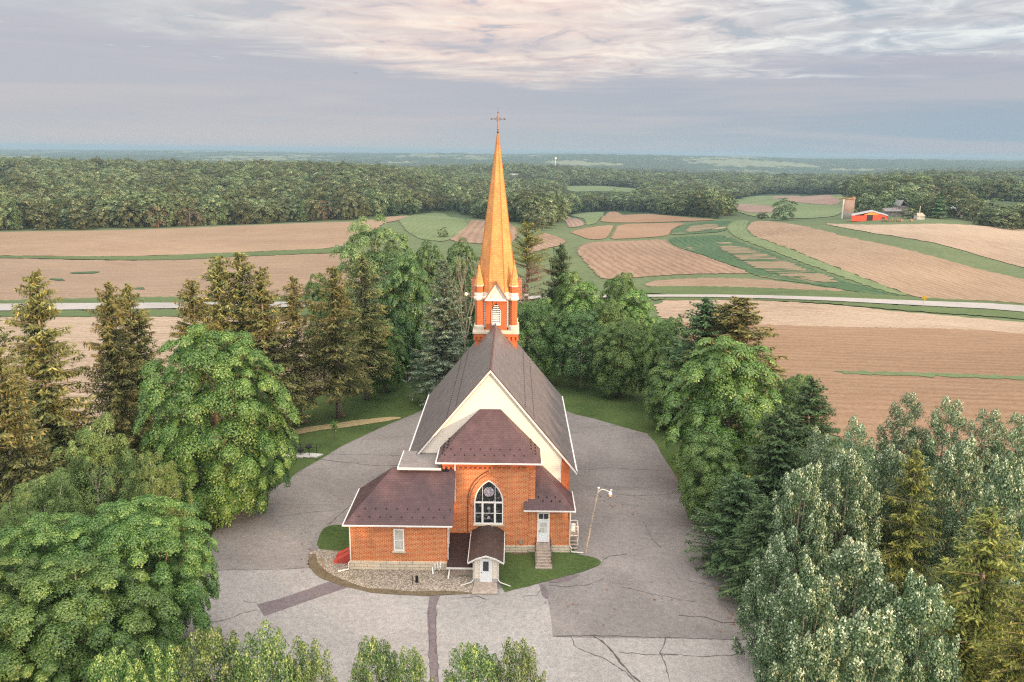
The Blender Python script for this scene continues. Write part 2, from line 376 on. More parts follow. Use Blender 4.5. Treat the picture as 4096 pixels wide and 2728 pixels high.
leafmat('needle_dark', (0.04, 0.075, 0.038), (0.095, 0.155, 0.07), (0.16, 0.23, 0.10), t=0.1)
leafmat('needle_brown', (0.14, 0.08, 0.05), (0.26, 0.16, 0.11), (0.36, 0.24, 0.17), t=0.1)
leafmat('leaf_forest', (0.05, 0.075, 0.036), (0.165, 0.205, 0.105), (0.33, 0.37, 0.21), t=0.15, vv=0.8, hv=0.05)
leafmat('leaf_forest_brown', (0.10, 0.07, 0.05), (0.17, 0.12, 0.09), (0.22, 0.17, 0.12), t=0.15)
plain('bark', (0.15, 0.11, 0.085), 0.95, var=0.4, sc=4)
plain('bark_pale', (0.26, 0.22, 0.18), 0.95, var=0.35, sc=4)
plain('bark_birch', (0.62, 0.58, 0.52), 0.8, var=0.25, sc=5)

# ------------------------------------------------------------------ mesh builders
def boxuv(me):
    if not me.uv_layers: me.uv_layers.new(name='UVMap')
    uv = me.uv_layers[0].data; vs = me.vertices
    for p in me.polygons:
        n = p.normal
        if abs(n.z) > 0.97: t = Vector((1, 0, 0)); b = Vector((0, 1, 0))
        else:
            t = Vector((-n.y, n.x, 0)).normalized(); b = n.cross(t)
            if b.z < 0: b = -b
        for li in p.loop_indices:
            c = vs[me.loops[li].vertex_index].co
            uv[li].uv = (c.dot(t), c.dot(b))

class MB:
    def __init__(s): s.v = []; s.f = []; s.m = []; s.mats = []
    def mi(s, m):
        if m is None: return 0
        if m not in s.mats: s.mats.append(m)
        return s.mats.index(m)
    def add(s, vs, fs, m=None):
        o = len(s.v); s.v += [tuple(v) for v in vs]; k = s.mi(m)
        for f in fs: s.f.append(tuple(i + o for i in f)); s.m.append(k)
        return s
    def box(s, x0, x1, y0, y1, z0, z1, m=None):
        return s.add([(x0, y0, z0), (x1, y0, z0), (x1, y1, z0), (x0, y1, z0), (x0, y0, z1), (x1, y0, z1), (x1, y1, z1), (x0, y1, z1)],
              [(0, 3, 2, 1), (4, 5, 6, 7), (0, 1, 5, 4), (1, 2, 6, 5), (2, 3, 7, 6), (3, 0, 4, 7)], m)
    def prism(s, pts, d, m=None):
        """closed polygon pts (3D, any plane) extruded by vector d"""
        n = len(pts); d = Vector(d); P = [Vector(p) for p in pts]
        nrm = Vector((0, 0, 0))
        for i in range(n): nrm += P[i].cross(P[(i + 1) % n])
        if nrm.dot(d) > 0: P.reverse()
        vs = P + [p + d for p in P]
        fs = [tuple(range(n)), tuple(range(2 * n - 1, n - 1, -1))]
        fs += [(i, i + n, (i + 1) % n + n, (i + 1) % n) for i in range(n)]
        return s.add(vs, fs, m)
    def tube(s, pts, r, n=8, m=None, cap=True):
        P = [Vector(p) for p in pts]; R = r if isinstance(r, (list, tuple)) else [r] * len(P)
        vs = []; up = None
        for i, p in enumerate(P):
            d = (P[min(i + 1, len(P) - 1)] - P[max(i - 1, 0)]).normalized()
            a = Vector((0, 0, 1)) if abs(d.z) < 0.9 else Vector((1, 0, 0))
            if up is not None: a = up
            u = d.cross(a).normalized(); w = u.cross(d).normalized(); up = w
            for k in range(n):
                t = 2 * pi * k / n; vs.append(p + (u * cos(t) + w * sin(t)) * R[i])
        fs = []
        for i in range(len(P) - 1):
            for k in range(n):
                a = i * n + k; b = i * n + (k + 1) % n
                fs.append((a, b, b + n, a + n))
        if cap: fs.append(tuple(range(n - 1, -1, -1))); fs.append(tuple(range((len(P) - 1) * n, len(P) * n)))
        return s.add(vs, fs, m)
    def lathe(s, cx, cy, prof, n=8, m=None, rot=0.0, cap=True):
        vs = []
        for r, z in prof:
            for k in range(n):
                t = rot + 2 * pi * k / n; vs.append((cx + r * cos(t), cy + r * sin(t), z))
        fs = []
        for i in range(len(prof) - 1):
            for k in range(n):
                a = i * n + k; b = i * n + (k + 1) % n; fs.append((a, b, b + n, a + n))
        if cap: fs.append(tuple(range(n - 1, -1, -1))); fs.append(tuple(range((len(prof) - 1) * n, len(prof) * n)))
        return s.add(vs, fs, m)
    def ball(s, c, r, m=None, n=8):
        prof = [(max(1e-3, r * sin(pi * i / 6)), c[2] - r * cos(pi * i / 6)) for i in range(7)]
        return s.lathe(c[0], c[1], prof, n, m)
    def build(s, name, m=None, parent=None, smooth=False, label=None):
        me = bpy.data.meshes.new(name); me.from_pydata(s.v, [], s.f)
        mats = s.mats or [m]
        if s.mats and m and m not in s.mats: pass
        for x in mats: me.materials.append(MATS[x])
        if s.mats: me.polygons.foreach_set('material_index', s.m)
        me.update(); boxuv(me)
        if smooth: me.polygons.foreach_set('use_smooth', [True] * len(me.polygons))
        o = bpy.data.objects.new(name, me); COL.objects.link(o)
        if parent is not None:
            o.parent = parent
            if parent.type == 'EMPTY': o.matrix_parent_inverse = Matrix.Translation(-root_loc(parent))
        if label: o['label'] = label
        return o

def part(name, m, parent, fn=None, smooth=False, label=None):
    b = MB(); fn(b); return b.build(name, m, parent, smooth, label)
# ------------------------------------------------------------------ ground
def chaikin(P, k=2, closed=True):
    P = [tuple(p[:2]) for p in P]
    for _ in range(k):
        Q = []; n = len(P)
        for i in range(n if closed else n - 1):
            a = P[i]; b = P[(i + 1) % n]
            Q.append((a[0] * .75 + b[0] * .25, a[1] * .75 + b[1] * .25)); Q.append((a[0] * .25 + b[0] * .75, a[1] * .25 + b[1] * .75))
        if not closed: Q = [P[0]] + Q + [P[-1]]
        P = Q
    return P

def densify(P, step):
    Q = []; n = len(P)
    for i in range(n):
        a = P[i]; b = P[(i + 1) % n]; L = sqrt((a[0] - b[0]) ** 2 + (a[1] - b[1]) ** 2); k = max(1, int(L / step))
        for j in range(k): Q.append((a[0] + (b[0] - a[0]) * j / k, a[1] + (b[1] - a[1]) * j / k))
    return Q

def polyline_uv(X, Y, G):
    G = np.array(G); best = np.full(len(X), 1e18); U = np.zeros(len(X)); V = np.zeros(len(X)); acc = 0.
    for i in range(len(G) - 1):
        a, b = G[i], G[i + 1]; d = b - a; L = np.hypot(*d)
        if L < 1e-6: continue
        t = ((X - a[0]) * d[0] + (Y - a[1]) * d[1]) / L / L
        tc = t if len(G) == 2 else np.clip(t, -1e9 if i == 0 else 0, 1e9 if i == len(G) - 2 else 1)
        dx = X - a[0] - tc * d[0]; dy = Y - a[1] - tc * d[1]; ds = np.hypot(dx, dy)
        m = ds < best; best[m] = ds[m]; U[m] = ds[m]; V[m] = acc + tc[m] * L; acc += L
    return U, V

def sheet(name, P, mat, off=0.02, far=0.0006, res=None, smooth=2, guide=None, world=False, label=None, wiggle=0.0):
    W = [tuple(p) for p in P] if world else [at(x, y)[:2] for x, y in P]
    if smooth: W = chaikin(W, smooth)
    xs = [p[0] for p in W]; ys = [p[1] for p in W]
    area = (max(xs) - min(xs)) * (max(ys) - min(ys))
    if res is None: res = max(1.5, sqrt(area / 4500.))
    W = densify(W, res)
    if wiggle:
        W = [(x + wiggle * (sin(x * 1.7 + y * 2.3) + 0.7 * sin(x * 5.1 - y * 3.3)), y + wiggle * (cos(x * 2.1 - y * 1.9) + 0.7 * sin(y * 4.7 + x * 2.2))) for x, y in W]
    n = len(W); pts = [Vector(p) for p in W]
    nx = int((max(xs) - min(xs)) / res) + 1; ny = int((max(ys) - min(ys)) / res) + 1
    for i in range(nx):
        for j in range(ny):
            pts.append(Vector((min(xs) + (i + 0.5) * res, min(ys) + (j + 0.5) * res)))
    v, e, f, *_ = geometry.delaunay_2d_cdt(pts, [], [list(range(n))], 1, 1e-4)
    A = np.array([(p.x, p.y) for p in v])
    Z = terr(A[:, 0], A[:, 1]) + off + far * np.clip(A[:, 1] - 110, 0, 1e9)
    me = bpy.data.meshes.new(name)
    vs = np.column_stack([A, Z]); fs = []
    for q in f:
        a, b, c = (A[q[0]], A[q[1]], A[q[2]])
        if (b[0] - a[0]) * (c[1] - a[1]) - (b[1] - a[1]) * (c[0] - a[0]) < 0: q = list(reversed(q))
        fs.append(tuple(q))
    me.from_pydata([tuple(p) for p in vs], [], fs)
    used = np.array([l.vertex_index for l in me.loops])
    if guide: G = [at(x, y)[:2] for x, y in guide] if not world else guide; G = chaikin(G, 2, False)
    else: G = [(min(xs), W[0][1]), (max(xs), W[0][1])]
    U, V = polyline_uv(A[:, 0], A[:, 1], G)
    me.uv_layers.new(name='UVMap'); me.uv_layers[0].data.foreach_set('uv', np.column_stack([U[used], V[used]]).ravel())
    me.materials.append(MATS[mat]); me.polygons.foreach_set('use_smooth', [True] * len(me.polygons)); me.update()
    o = bpy.data.objects.new(name, me); COL.objects.link(o)
    return tag(o, label, kind='structure')

def build_ground():
    th = list(np.arange(-48, 48.01, 0.3)) + list(np.arange(50, 311, 5.0))
    th = np.radians(np.array(th)); rr = [4.0]
    while rr[-1] < 29000: rr.append(rr[-1] * (1.022 if rr[-1] < 3000 else 1.03) + 0.6)
    rr = np.array(rr)
    T, Rr = np.meshgrid(th, rr, indexing='ij')
    X = Rr * np.sin(T); Y = Rr * np.cos(T); Z = terr(X, Y)
    rng = np.random.default_rng(3)
    N = rng.random(X.shape); N2 = np.sin(X / 190. + 2 * np.sin(Y / 700.)) * np.sin(Y / 330. + 1.5 * np.sin(X / 450.))
    amp = sstep(3000, 4200, Y)
    Z = Z + amp * ((N - 0.4) * 11 + N2 * 7) - 0.03
    nt, nr = X.shape
    vs = np.column_stack([X.ravel(), Y.ravel(), Z.ravel()]).tolist() + [(0, 0, -0.03)]
    idx = np.arange(nt * nr).reshape(nt, nr)
    fs = []
    for i in range(nt):
        a = idx[i]; b = idx[(i + 1) % nt]
        fs += [(int(a[j]), int(a[j + 1]), int(b[j + 1]), int(b[j])) for j in range(nr - 1)]
        fs.append((nt * nr, int(a[0]), int(b[0])))
    me = bpy.data.meshes.new('ground'); me.from_pydata(vs, [], fs)
    me.polygons.foreach_set('use_smooth', [True] * len(me.polygons)); me.materials.append(MATS['ground_mat']); me.update()
    import bmesh
    bm = bmesh.new(); bm.from_mesh(me); bmesh.ops.recalc_face_normals(bm, faces=bm.faces)
    if sum(f.normal.z for f in list(bm.faces)[:50]) < 0: bmesh.ops.reverse_faces(bm, faces=bm.faces)
    bm.to_mesh(me); bm.free()
    o = bpy.data.objects.new('ground', me); COL.objects.link(o); tag(o, 'green farmland and wooded hills reaching the horizon', kind='structure')
build_ground()

# --- fields (photo positions, 2354 wide)
F_ = [
 ('field', 'field_tan', [(-250, 540), (0, 534), (200, 532), (400, 526), (540, 520), (640, 516), (760, 512), (860, 503), (955, 496), (912, 507), (850, 545), (780, 571), (620, 578), (430, 585), (250, 591), (0, 588), (-250, 587)], [(-250, 588), (0, 589), (330, 592), (560, 582), (800, 571)], 'upper tan field on the left below the woods'),
 ('field', 'field_tan_weedy', [(-300, 594), (0, 594), (200, 599), (340, 600), (560, 591), (750, 583), (900, 580), (900, 640), (760, 662), (700, 681), (500, 685), (300, 684), (0, 693), (-300, 697)], [(-250, 594), (0, 595), (330, 600), (560, 590), (900, 580)], 'lower tan field on the left with dark weedy spots, beyond the road'),
 ('field', 'field_stubble', [(-400, 735), (0, 729), (230, 729), (500, 727), (700, 728), (775, 745), (790, 800), (770, 860), (728, 910), (690, 932), (500, 950), (300, 975), (-100, 1010), (-500, 1030)], [(-400, 745), (0, 740), (500, 735), (760, 735)], 'pale stubble field between the spruces and the road on the left'),
 ('field', 'strip_green', [(914, 506), (940, 499), (963, 493), (991, 489), (1035, 494), (1080, 514), (1060, 534), (1027, 557), (979, 553), (955, 545), (925, 525)], None, 'light green hill slope left of the steeple'),
 ('field', 'field_furrow', [(1075, 520), (1084, 506), (1120, 509), (1190, 518), (1190, 560), (1130, 562), (1027, 556), (1047, 537)], [(1030, 560), (1047, 537), (1084, 505)], 'furrowed field behind the steeple on the left'),
 ('field', 'field_furrow', [(1215, 550), (1246, 536), (1267, 540), (1302, 553), (1296, 563), (1252, 573), (1222, 580), (1200, 600)], [(1240, 533), (1302, 553)], 'furrowed field patch just right of the steeple'),
 ('field', 'field_dark', [(1293, 498), (1305, 496), (1325, 503), (1343, 513), (1341, 519), (1325, 523), (1302, 524)], [(1305, 496), (1343, 515)], 'small brown patch below the woods right of the steeple'),
 ('field', 'strip_green', [(1308, 496), (1331, 490), (1387, 487), (1388, 493), (1378, 512), (1345, 520), (1348, 511), (1330, 500)], None, 'light green wedge between two brown patches'),
 ('field', 'field_brown', [(1390, 488), (1428, 488), (1495, 494), (1575, 501), (1660, 506), (1589, 509), (1501, 512), (1378, 512), (1384, 503)], [(1390, 488), (1500, 494), (1660, 506)], 'narrow brown field along the lower edge of the valley woods'),
 ('field', 'field_brown', [(1308, 533), (1355, 523), (1411, 517), (1409, 524), (1400, 540), (1390, 551), (1352, 551), (1325, 541)], [(1308, 533), (1411, 516)], 'brown field left of the grassy waterway'),
 ('field', 'field_brown', [(1421, 516), (1501, 514), (1583, 513), (1546, 525), (1538, 540), (1531, 543), (1443, 549), (1400, 551), (1412, 536)], [(1421, 515), (1501, 513), (1583, 512)], 'brown field right of the grassy waterway'),
 ('field', 'field_furrow', [(1349, 558), (1413, 555), (1528, 549), (1536, 561), (1575, 577), (1648, 601), (1706, 621), (1728, 630), (1648, 629), (1531, 633), (1460, 638), (1384, 645), (1366, 625), (1343, 601), (1322, 576)], [(1400, 548), (1528, 545), (1575, 574), (1648, 598), (1735, 628)], 'large furrowed brown field in the middle of the right side'),
 ('field', 'crop_green', [(1557, 522), (1618, 511), (1692, 508), (1670, 520), (1668, 533), (1589, 538), (1541, 541), (1545, 530)], [(1557, 520), (1692, 506)], 'dark green sprouting crop above the furrowed field'),
 ('field', 'crop_green', [(1538, 547), (1589, 543), (1670, 540), (1706, 560), (1781, 586), (1860, 616), (1945, 648), (2018, 668), (2080, 684), (1991, 676), (1884, 656), (1740, 637), (1706, 620), (1648, 599), (1575, 575), (1542, 560)], [(1538, 547), (1575, 574), (1700, 616), (1990, 672)], 'dark green crop strip with bare patches'),
 ('field', 'field_tan_weedy', [(1470, 655), (1500, 646), (1600, 639), (1724, 641), (1800, 649), (1900, 662), (1960, 672), (1850, 668), (1724, 662), (1600, 659), (1500, 660)], [(1470, 655), (1724, 640), (1960, 672)], 'narrow tan strip just above the roadside grass'),
 ('field', 'strip_green', [(1668, 520), (1690, 508), (1725, 507), (1714, 525), (1724, 541), (1791, 564), (1874, 599), (1965, 633), (2018, 652), (2098, 682), (2060, 678), (1965, 649), (1874, 615), (1796, 586), (1724, 559), (1680, 540)], [(1692, 506), (1680, 530), (1724, 550), (1796, 575), (1965, 640), (2098, 682)], 'curved light green contour strip on the right'),
 ('field', 'field_tan', [(1727, 514), (1740, 508), (1783, 510), (1858, 523), (1965, 550), (2098, 580), (2232, 615), (2354, 642), (2700, 700), (2700, 745), (2354, 697), (2232, 690), (2139, 689), (2098, 681), (2018, 651), (1965, 632), (1874, 598), (1791, 563), (1727, 541), (1717, 526)], [(1730, 507), (1858, 521), (1965, 548), (2354, 640)], 'broad tan field on the right between two contour strips'),
 ('field', 'field_stubble', [(1880, 514), (1965, 518), (2072, 518), (2205, 517), (2354, 527), (2700, 550), (2700, 690), (2354, 615), (2286, 597), (2179, 567), (2045, 543), (1951, 527)], [(1880, 514), (1951, 527), (2179, 567), (2354, 616)], 'pale field in front of the farmyard on the right'),
 ('field', 'strip_green', [(1645, 463), (1700, 456), (1760, 450), (1860, 450), (1955, 453), (1935, 495), (1880, 502), (1800, 502), (1740, 500), (1700, 489), (1660, 478)], None, 'light green hillside field left of the silo'),
 ('field', 'field_tan', [(2100, 433), (2160, 430), (2250, 431), (2354, 433), (2550, 437), (2550, 475), (2354, 463), (2260, 447), (2150, 440)], [(2100, 433), (2354, 445)], 'far tan field above the farm trees at the right edge'),
 ('field', 'meadow', [(1265, 429), (1350, 427), (1420, 430), (1482, 436), (1470, 441), (1380, 441), (1300, 437)], None, 'pale green meadow strip within the valley woods'),
 ('field', 'meadow', [(-120, 406), (0, 409), (38, 413), (30, 418), (-120, 420)], None, 'pale clearing at the left edge of the woods'),
 ('field', 'field_stubble', [(1502, 692), (1600, 690), (1700, 689), (1900, 700), (2100, 720), (2354, 742), (2700, 775), (2700, 790), (2354, 768), (2235, 757), (1900, 753), (1700, 746), (1520, 742)], [(1500, 690), (1700, 688), (1900, 699), (2354, 741)], 'pale stubble strip below the road on the right'),
 ('field', 'field_brown', [(1520, 741), (1700, 745), (1900, 752), (2235, 757), (2354, 768), (2700, 792), (2900, 1100), (2354, 1060), (1960, 1040), (1880, 960), (1750, 850), (1600, 800)], [(1520, 741), (1700, 745), (1900, 752), (2354, 766)], 'bare brown field right of the churchyard trees'),
]
for i, (nm, mt, P, G, lb) in enumerate(F_):
    sheet(nm, P, mt, off=0.06 + 0.004 * (i % 4), smooth=1, guide=G or [P[0], P[len(P) // 3]], label=lb, wiggle=0.5)
# patches lying on the fields
Q_ = [
 ('field_dark', [(1760, 453), (1850, 450), (1930, 458), (1930, 474), (1860, 470), (1800, 464)], 'bare brown part of the hillside field by the silo'),
 ('field_dark', [(1690, 470), (1740, 472), (1800, 482), (1770, 492), (1712, 490), (1675, 480)], 'bare brown part low on the hillside field'),
 ('crop_sparse', [(1578, 524), (1610, 517), (1655, 517), (1648, 526), (1600, 534), (1575, 536)], 'bare patch in the upper dark green crop'),
 ('crop_sparse', [(1640, 568), (1700, 566), (1770, 590), (1860, 622), (1935, 650), (1880, 650), (1790, 634), (1720, 612)], 'bare patch in the lower dark green crop'),
 ('meadow', [(1915, 853), (2100, 858), (2354, 866), (2700, 880), (2700, 890), (2354, 874), (2100, 866), (1930, 861)], 'thin green strip across the bare brown field'),
 ('crop_green_full', [(160, 628), (200, 626), (238, 627), (215, 631), (170, 631)], 'dark weedy spot on the left field'),
 ('crop_green_full', [(115, 640), (150, 643), (140, 648), (112, 646)], 'smaller dark weedy spot on the left field'),
 ('crop_green_full', [(310, 662), (335, 663), (328, 667), (308, 666)], 'dark weedy spot near the roadside on the left field'),
 ('verge', [(-300, 587), (0, 589), (120, 591), (330, 591), (430, 586), (620, 579), (760, 572), (800, 572), (800, 582), (640, 587), (420, 598), (330, 600), (150, 597), (0, 594), (-300, 594)], 'dark grass strip between the two left fields'),
 ('verge', [(-400, 698), (0, 693), (300, 684), (500, 684), (700, 681), (800, 682), (800, 697), (650, 698), (380, 700), (0, 702), (-400, 704)], 'grass verge above the road on the left'),
 ('verge', [(-400, 716), (0, 717), (380, 712), (650, 709), (800, 708), (790, 727), (500, 728), (230, 730), (0, 729), (-400, 735)], 'grass verge below the road on the left'),
 ('verge', [(1470, 660), (1600, 659), (1724, 662), (1960, 672), (2110, 686), (2190, 690), (2354, 698), (2700, 745), (2700, 750), (2354, 703), (2150, 696), (2000, 689), (1700, 679), (1480, 679)], 'tall grass verge above the road on the right'),
 ('verge', [(1490, 684), (1700, 686), (2000, 698), (2354, 716), (2700, 750), (2700, 772), (2354, 734), (2100, 716), (1900, 698), (1700, 690), (1495, 692)], 'grass verge below the road on the right'),
]
for i, (mt, P, lb) in enumerate(Q_):
    sheet('grass_strip' if mt in ('meadow', 'verge') else 'field_patch', P, mt, off=0.14 + 0.004 * (i % 3), far=0.0009, smooth=1, label=lb, wiggle=0.9 if mt == 'crop_sparse' else 0.6)
sheet('road', [(-500, 707), (0, 701), (380, 699), (650, 697), (900, 695), (1200, 683), (1490, 680), (1700, 680), (2000, 689), (2354, 703), (2800, 745),
               (2800, 768), (2354, 717), (2000, 698), (1700, 686.5), (1490, 685), (1200, 690), (900, 705), (650, 709), (380, 712), (0, 717), (-500, 726)], 'road_surface', off=0.3, far=0.001, smooth=1, label='pale grey country road running across behind the church')

# --- churchyard
W = lambda P: [at(x, y)[:2] for x, y in P]
sheet('lawn', [(640, 930), (690, 905), (760, 860), (800, 780), (860, 770), (1000, 760), (1150, 800), (1300, 830), (1400, 850), (1500, 880), (1620, 1000), (1720, 1150), (1850, 1300), (1930, 1500), (1960, 1750), (100, 1750), (0, 1500), (150, 1300), (380, 1150), (480, 1080), (600, 1000)], 'lawn', off=0.0, far=0.0, smooth=1, res=2.5, label='mown green lawn around the churchyard')
sheet('lawn_shade_bank', [(760, 868), (800, 790), (900, 770), (1000, 780), (990, 860), (900, 905)], 'lawn', off=0.03, far=0.0, smooth=1, label='long grass rising between the spruces')
PARK = [(968, 945), (870, 985), (760, 1040), (700, 1078), (650, 1110), (590, 1150), (540, 1182), (497, 1215), (478, 1250), (430, 1400), (350, 1480), (270, 1600), (200, 1800), (2000, 1800), (1790, 1560), (1770, 1470), (1800, 1400), (1780, 1360), (1700, 1270), (1620, 1180), (1550, 1095), (1500, 1000), (1450, 988), (1380, 968), (1308, 948), (1270, 925), (1000, 925)]
sheet('parking_lot', PARK, 'asphalt', off=0.020, far=0, smooth=1, res=3, label='worn purplish grey asphalt parking lot around the church', wiggle=0.13)
sheet('driveway', [(966, 947), (870, 987), (760, 1042), (702, 1080), (652, 1112), (592, 1152), (542, 1184), (500, 1217), (482, 1250), (440, 1395), (420, 1420), (480, 1316), (713, 1305), (714, 1268), (727, 1228), (752, 1206), (800, 1196), (850, 1100), (960, 1050), (1000, 1000)], 'asphalt_left', off=0.026, far=0, smooth=0, res=3, label='brownish grey driveway curving past the left side of the church', wiggle=0.12)
sheet('parking_lot', [(480, 1312), (713, 1307), (740, 1322), (775, 1340), (830, 1357), (1000, 1372), (1250, 1342), (1262, 1400), (1270, 1466), (1500, 1468), (1738, 1472), (1736, 1520), (1790, 1600), (1980, 1790), (230, 1790), (290, 1600), (360, 1480), (430, 1400)], 'asphalt_light', off=0.032, far=0, smooth=0, res=3, label='lighter grey asphalt area in front of the church', wiggle=0.05)
sheet('asphalt_patch', [(591, 1390), (640, 1378), (700, 1358), (775, 1331), (806, 1349), (720, 1378), (607, 1418)], 'asphalt_patch', off=0.040, far=0, smooth=0, label='dark asphalt repair strip left of the gravel bed')
sheet('asphalt_patch', [(988, 1362), (1016, 1362), (1003, 1393), (1002, 1440), (1008, 1568), (1010, 1700), (990, 1700), (989, 1568), (985, 1470), (982, 1410)], 'asphalt_patch', off=0.040, far=0, smooth=0, label='dark asphalt repair strip running to the camera', wiggle=0.02)
sheet('asphalt_patch', [(1236, 1345), (1252, 1343), (1262, 1375), (1252, 1378)], 'asphalt_patch', off=0.044, far=0, smooth=1, wiggle=0.06, label='black tar patch by the front lawn corner')
sheet('asphalt_patch', [(1258, 1338), (1310, 1323), (1335, 1318), (1320, 1330), (1275, 1343)], 'asphalt_patch', off=0.044, far=0, smooth=1, wiggle=0.1, label='dark stained asphalt along the front lawn edge')
sheet('pavement', [(762, 1200), (800, 1160), (812, 1165), (800, 1207), (756, 1208)], 'asphalt_left', off=0.034, far=0, smooth=0, label='pale concrete slab by the left wing')
# islands round the church
sheet('gravel_bed', [(714, 1272), (712, 1300), (735, 1322), (775, 1340), (830, 1357), (900, 1364), (1000, 1368), (1088, 1362), (1088, 1290), (1000, 1250), (810, 1240), (735, 1262)], 'gravel', off=0.055, far=0, smooth=0, res=1.2, wiggle=0.05, label='pebble gravel bed in front of the left wing')
sheet('soil', [(708, 1275), (709, 1302), (735, 1327), (775, 1344), (830, 1361), (900, 1368), (1000, 1371), (1086, 1366), (1086, 1361), (900, 1359), (830, 1350), (760, 1324), (730, 1300), (732, 1275)], 'bare_soil', off=0.062, far=0, smooth=1, wiggle=0.1, label='bare soil edge of the gravel bed')
sheet('lawn', [(724, 1262), (736, 1225), (752, 1209), (812, 1206), (812, 1266), (770, 1268)], 'lawn', off=0.064, far=0, smooth=1, wiggle=0.04, label='small lawn beside the left wing and red cellar door')
sheet('lawn', [(1140, 1240), (1145, 1366), (1200, 1352), (1260, 1336), (1330, 1318), (1372, 1303), (1383, 1290), (1360, 1281), (1320, 1274), (1305, 1240)], 'lawn', off=0.064, far=0, smooth=1, wiggle=0.05, label='small front lawn by the steps')
sheet('dry_grass', [(640, 1000), (690, 985), (760, 975), (830, 965), (915, 958), (925, 962), (880, 970), (800, 982), (720, 992), (640, 1010)], 'dry_grass', off=0.05, far=0, smooth=1, wiggle=0.12, label='band of dry straw across the lawn by the two spruce trunks')
for P in ([(680, 968), (700, 962), (712, 970), (695, 976)], [(765, 955), (790, 948), (798, 958), (778, 964)]):
    sheet('soil', P, 'bare_soil', off=0.058, far=0, smooth=2, wiggle=0.1, label='needle litter ring at a spruce foot')
sheet('soil', [(1170, 1262), (1215, 1258), (1228, 1270), (1200, 1278), (1172, 1272)], 'bare_soil', off=0.070, far=0, smooth=2, wiggle=0.12, label='bare soil patch below the brick wall')

def cracks(name, lines, label):
    b = MB(); rng = random.Random(5)
    for w, P in lines:
        G = [at(x, y)[:2] for x, y in P]; Q = []
        for i in range(len(G) - 1):
            k = max(2, int(sqrt((G[i][0] - G[i + 1][0]) ** 2 + (G[i][1] - G[i + 1][1]) ** 2) / 0.35))
            for j in range(k):
                f = j / k; Q.append((G[i][0] * (1 - f) + G[i + 1][0] * f + rng.uniform(-.07, .07), G[i][1] * (1 - f) + G[i + 1][1] * f + rng.uniform(-.07, .07)))
        Q.append(G[-1]); L = []; R_ = []
        for i, q in enumerate(Q):
            a = Q[max(0, i - 1)]; c = Q[min(len(Q) - 1, i + 1)]; dx, dy = c[0] - a[0], c[1] - a[1]; l = sqrt(dx * dx + dy * dy) or 1
            ww = w * rng.uniform(0.3, 1.2) * 0.42
            L.append((q[0] - dy / l * ww, q[1] + dx / l * ww, tz(*q) + 0.049)); R_.append((q[0] + dy / l * ww, q[1] - dx / l * ww, tz(*q) + 0.049))
        n = len(Q)
        b.add(R_ + L, [(i, i + 1, n + i + 1, n + i) for i in range(n - 1)])
    o = b.build(name, 'crack'); return tag(o, label, kind='structure')
cracks('asphalt_cracks', [
 (0.10, [(1310, 1463), (1325, 1490), (1390, 1515), (1430, 1540), (1460, 1568), (1470, 1600)]),
 (0.20, [(1366, 1463), (1400, 1490), (1430, 1530), (1470, 1568), (1500, 1610)]),
 (0.08, [(1420, 1500), (1500, 1507), (1560, 1507)]),
 (0.10, [(1528, 1468), (1527, 1480), (1516, 1502), (1530, 1530), (1540, 1568)]),
 (0.07, [(1516, 1502), (1600, 1510), (1680, 1508), (1715, 1498)]),
 (0.09, [(1270, 1463), (1400, 1462), (1500, 1466), (1620, 1470), (1735, 1472)]),
 (0.07, [(480, 1433), (520, 1425), (560, 1410), (592, 1402)]),
 (0.05, [(560, 1383), (592, 1388)]),
 (0.06, [(484, 1312), (560, 1311), (640, 1311), (700, 1306)]),
 (0.10, [(665, 1048), (720, 1055), (800, 1064), (860, 1071), (930, 1070)]),
 (0.06, [(740, 1044), (850, 1046), (925, 1048)]),
 (0.10, [(757, 1206), (790, 1175), (815, 1155), (838, 1118)]),
 (0.08, [(1381, 1300), (1388, 1288), (1400, 1280), (1442, 1274)]),
 (0.05, [(1325, 1078), (1360, 1080), (1400, 1076), (1480, 1080), (1540, 1082)]),
 (0.05, [(1400, 1135), (1450, 1140), (1520, 1138), (1570, 1132)]),
 (0.05, [(1330, 985), (1380, 980), (1420, 978)]),
 (0.06, [(985, 1405), (988, 1440), (986, 1500), (990, 1568)]),
 (0.06, [(1004, 1400), (1001, 1440), (1004, 1500), (1008, 1568)]),
 (0.05, [(925, 1520), (950, 1500), (978, 1495)]),
 (0.06, [(1085, 1366), (1120, 1380), (1100, 1372), (1060, 1374)]),
 (0.05, [(1250, 1350), (1230, 1370), (1200, 1372)]),
 (0.07, [(1262, 1345), (1300, 1350), (1350, 1345), (1390, 1330)]),
 (0.09, [(1560, 1415), (1620, 1420), (1660, 1432), (1720, 1430), (1760, 1425)]),
 (0.05, [(1430, 1350), (1520, 1370), (1600, 1385)]),
 (0.05, [(1480, 1200), (1500, 1240), (1520, 1260)]),
 (0.05, [(1560, 1330), (1640, 1350), (1700, 1352)]),
 (0.05, [(640, 1188), (700, 1180), (780, 1172)]),
], 'dark cracks and sealed joints in the asphalt')
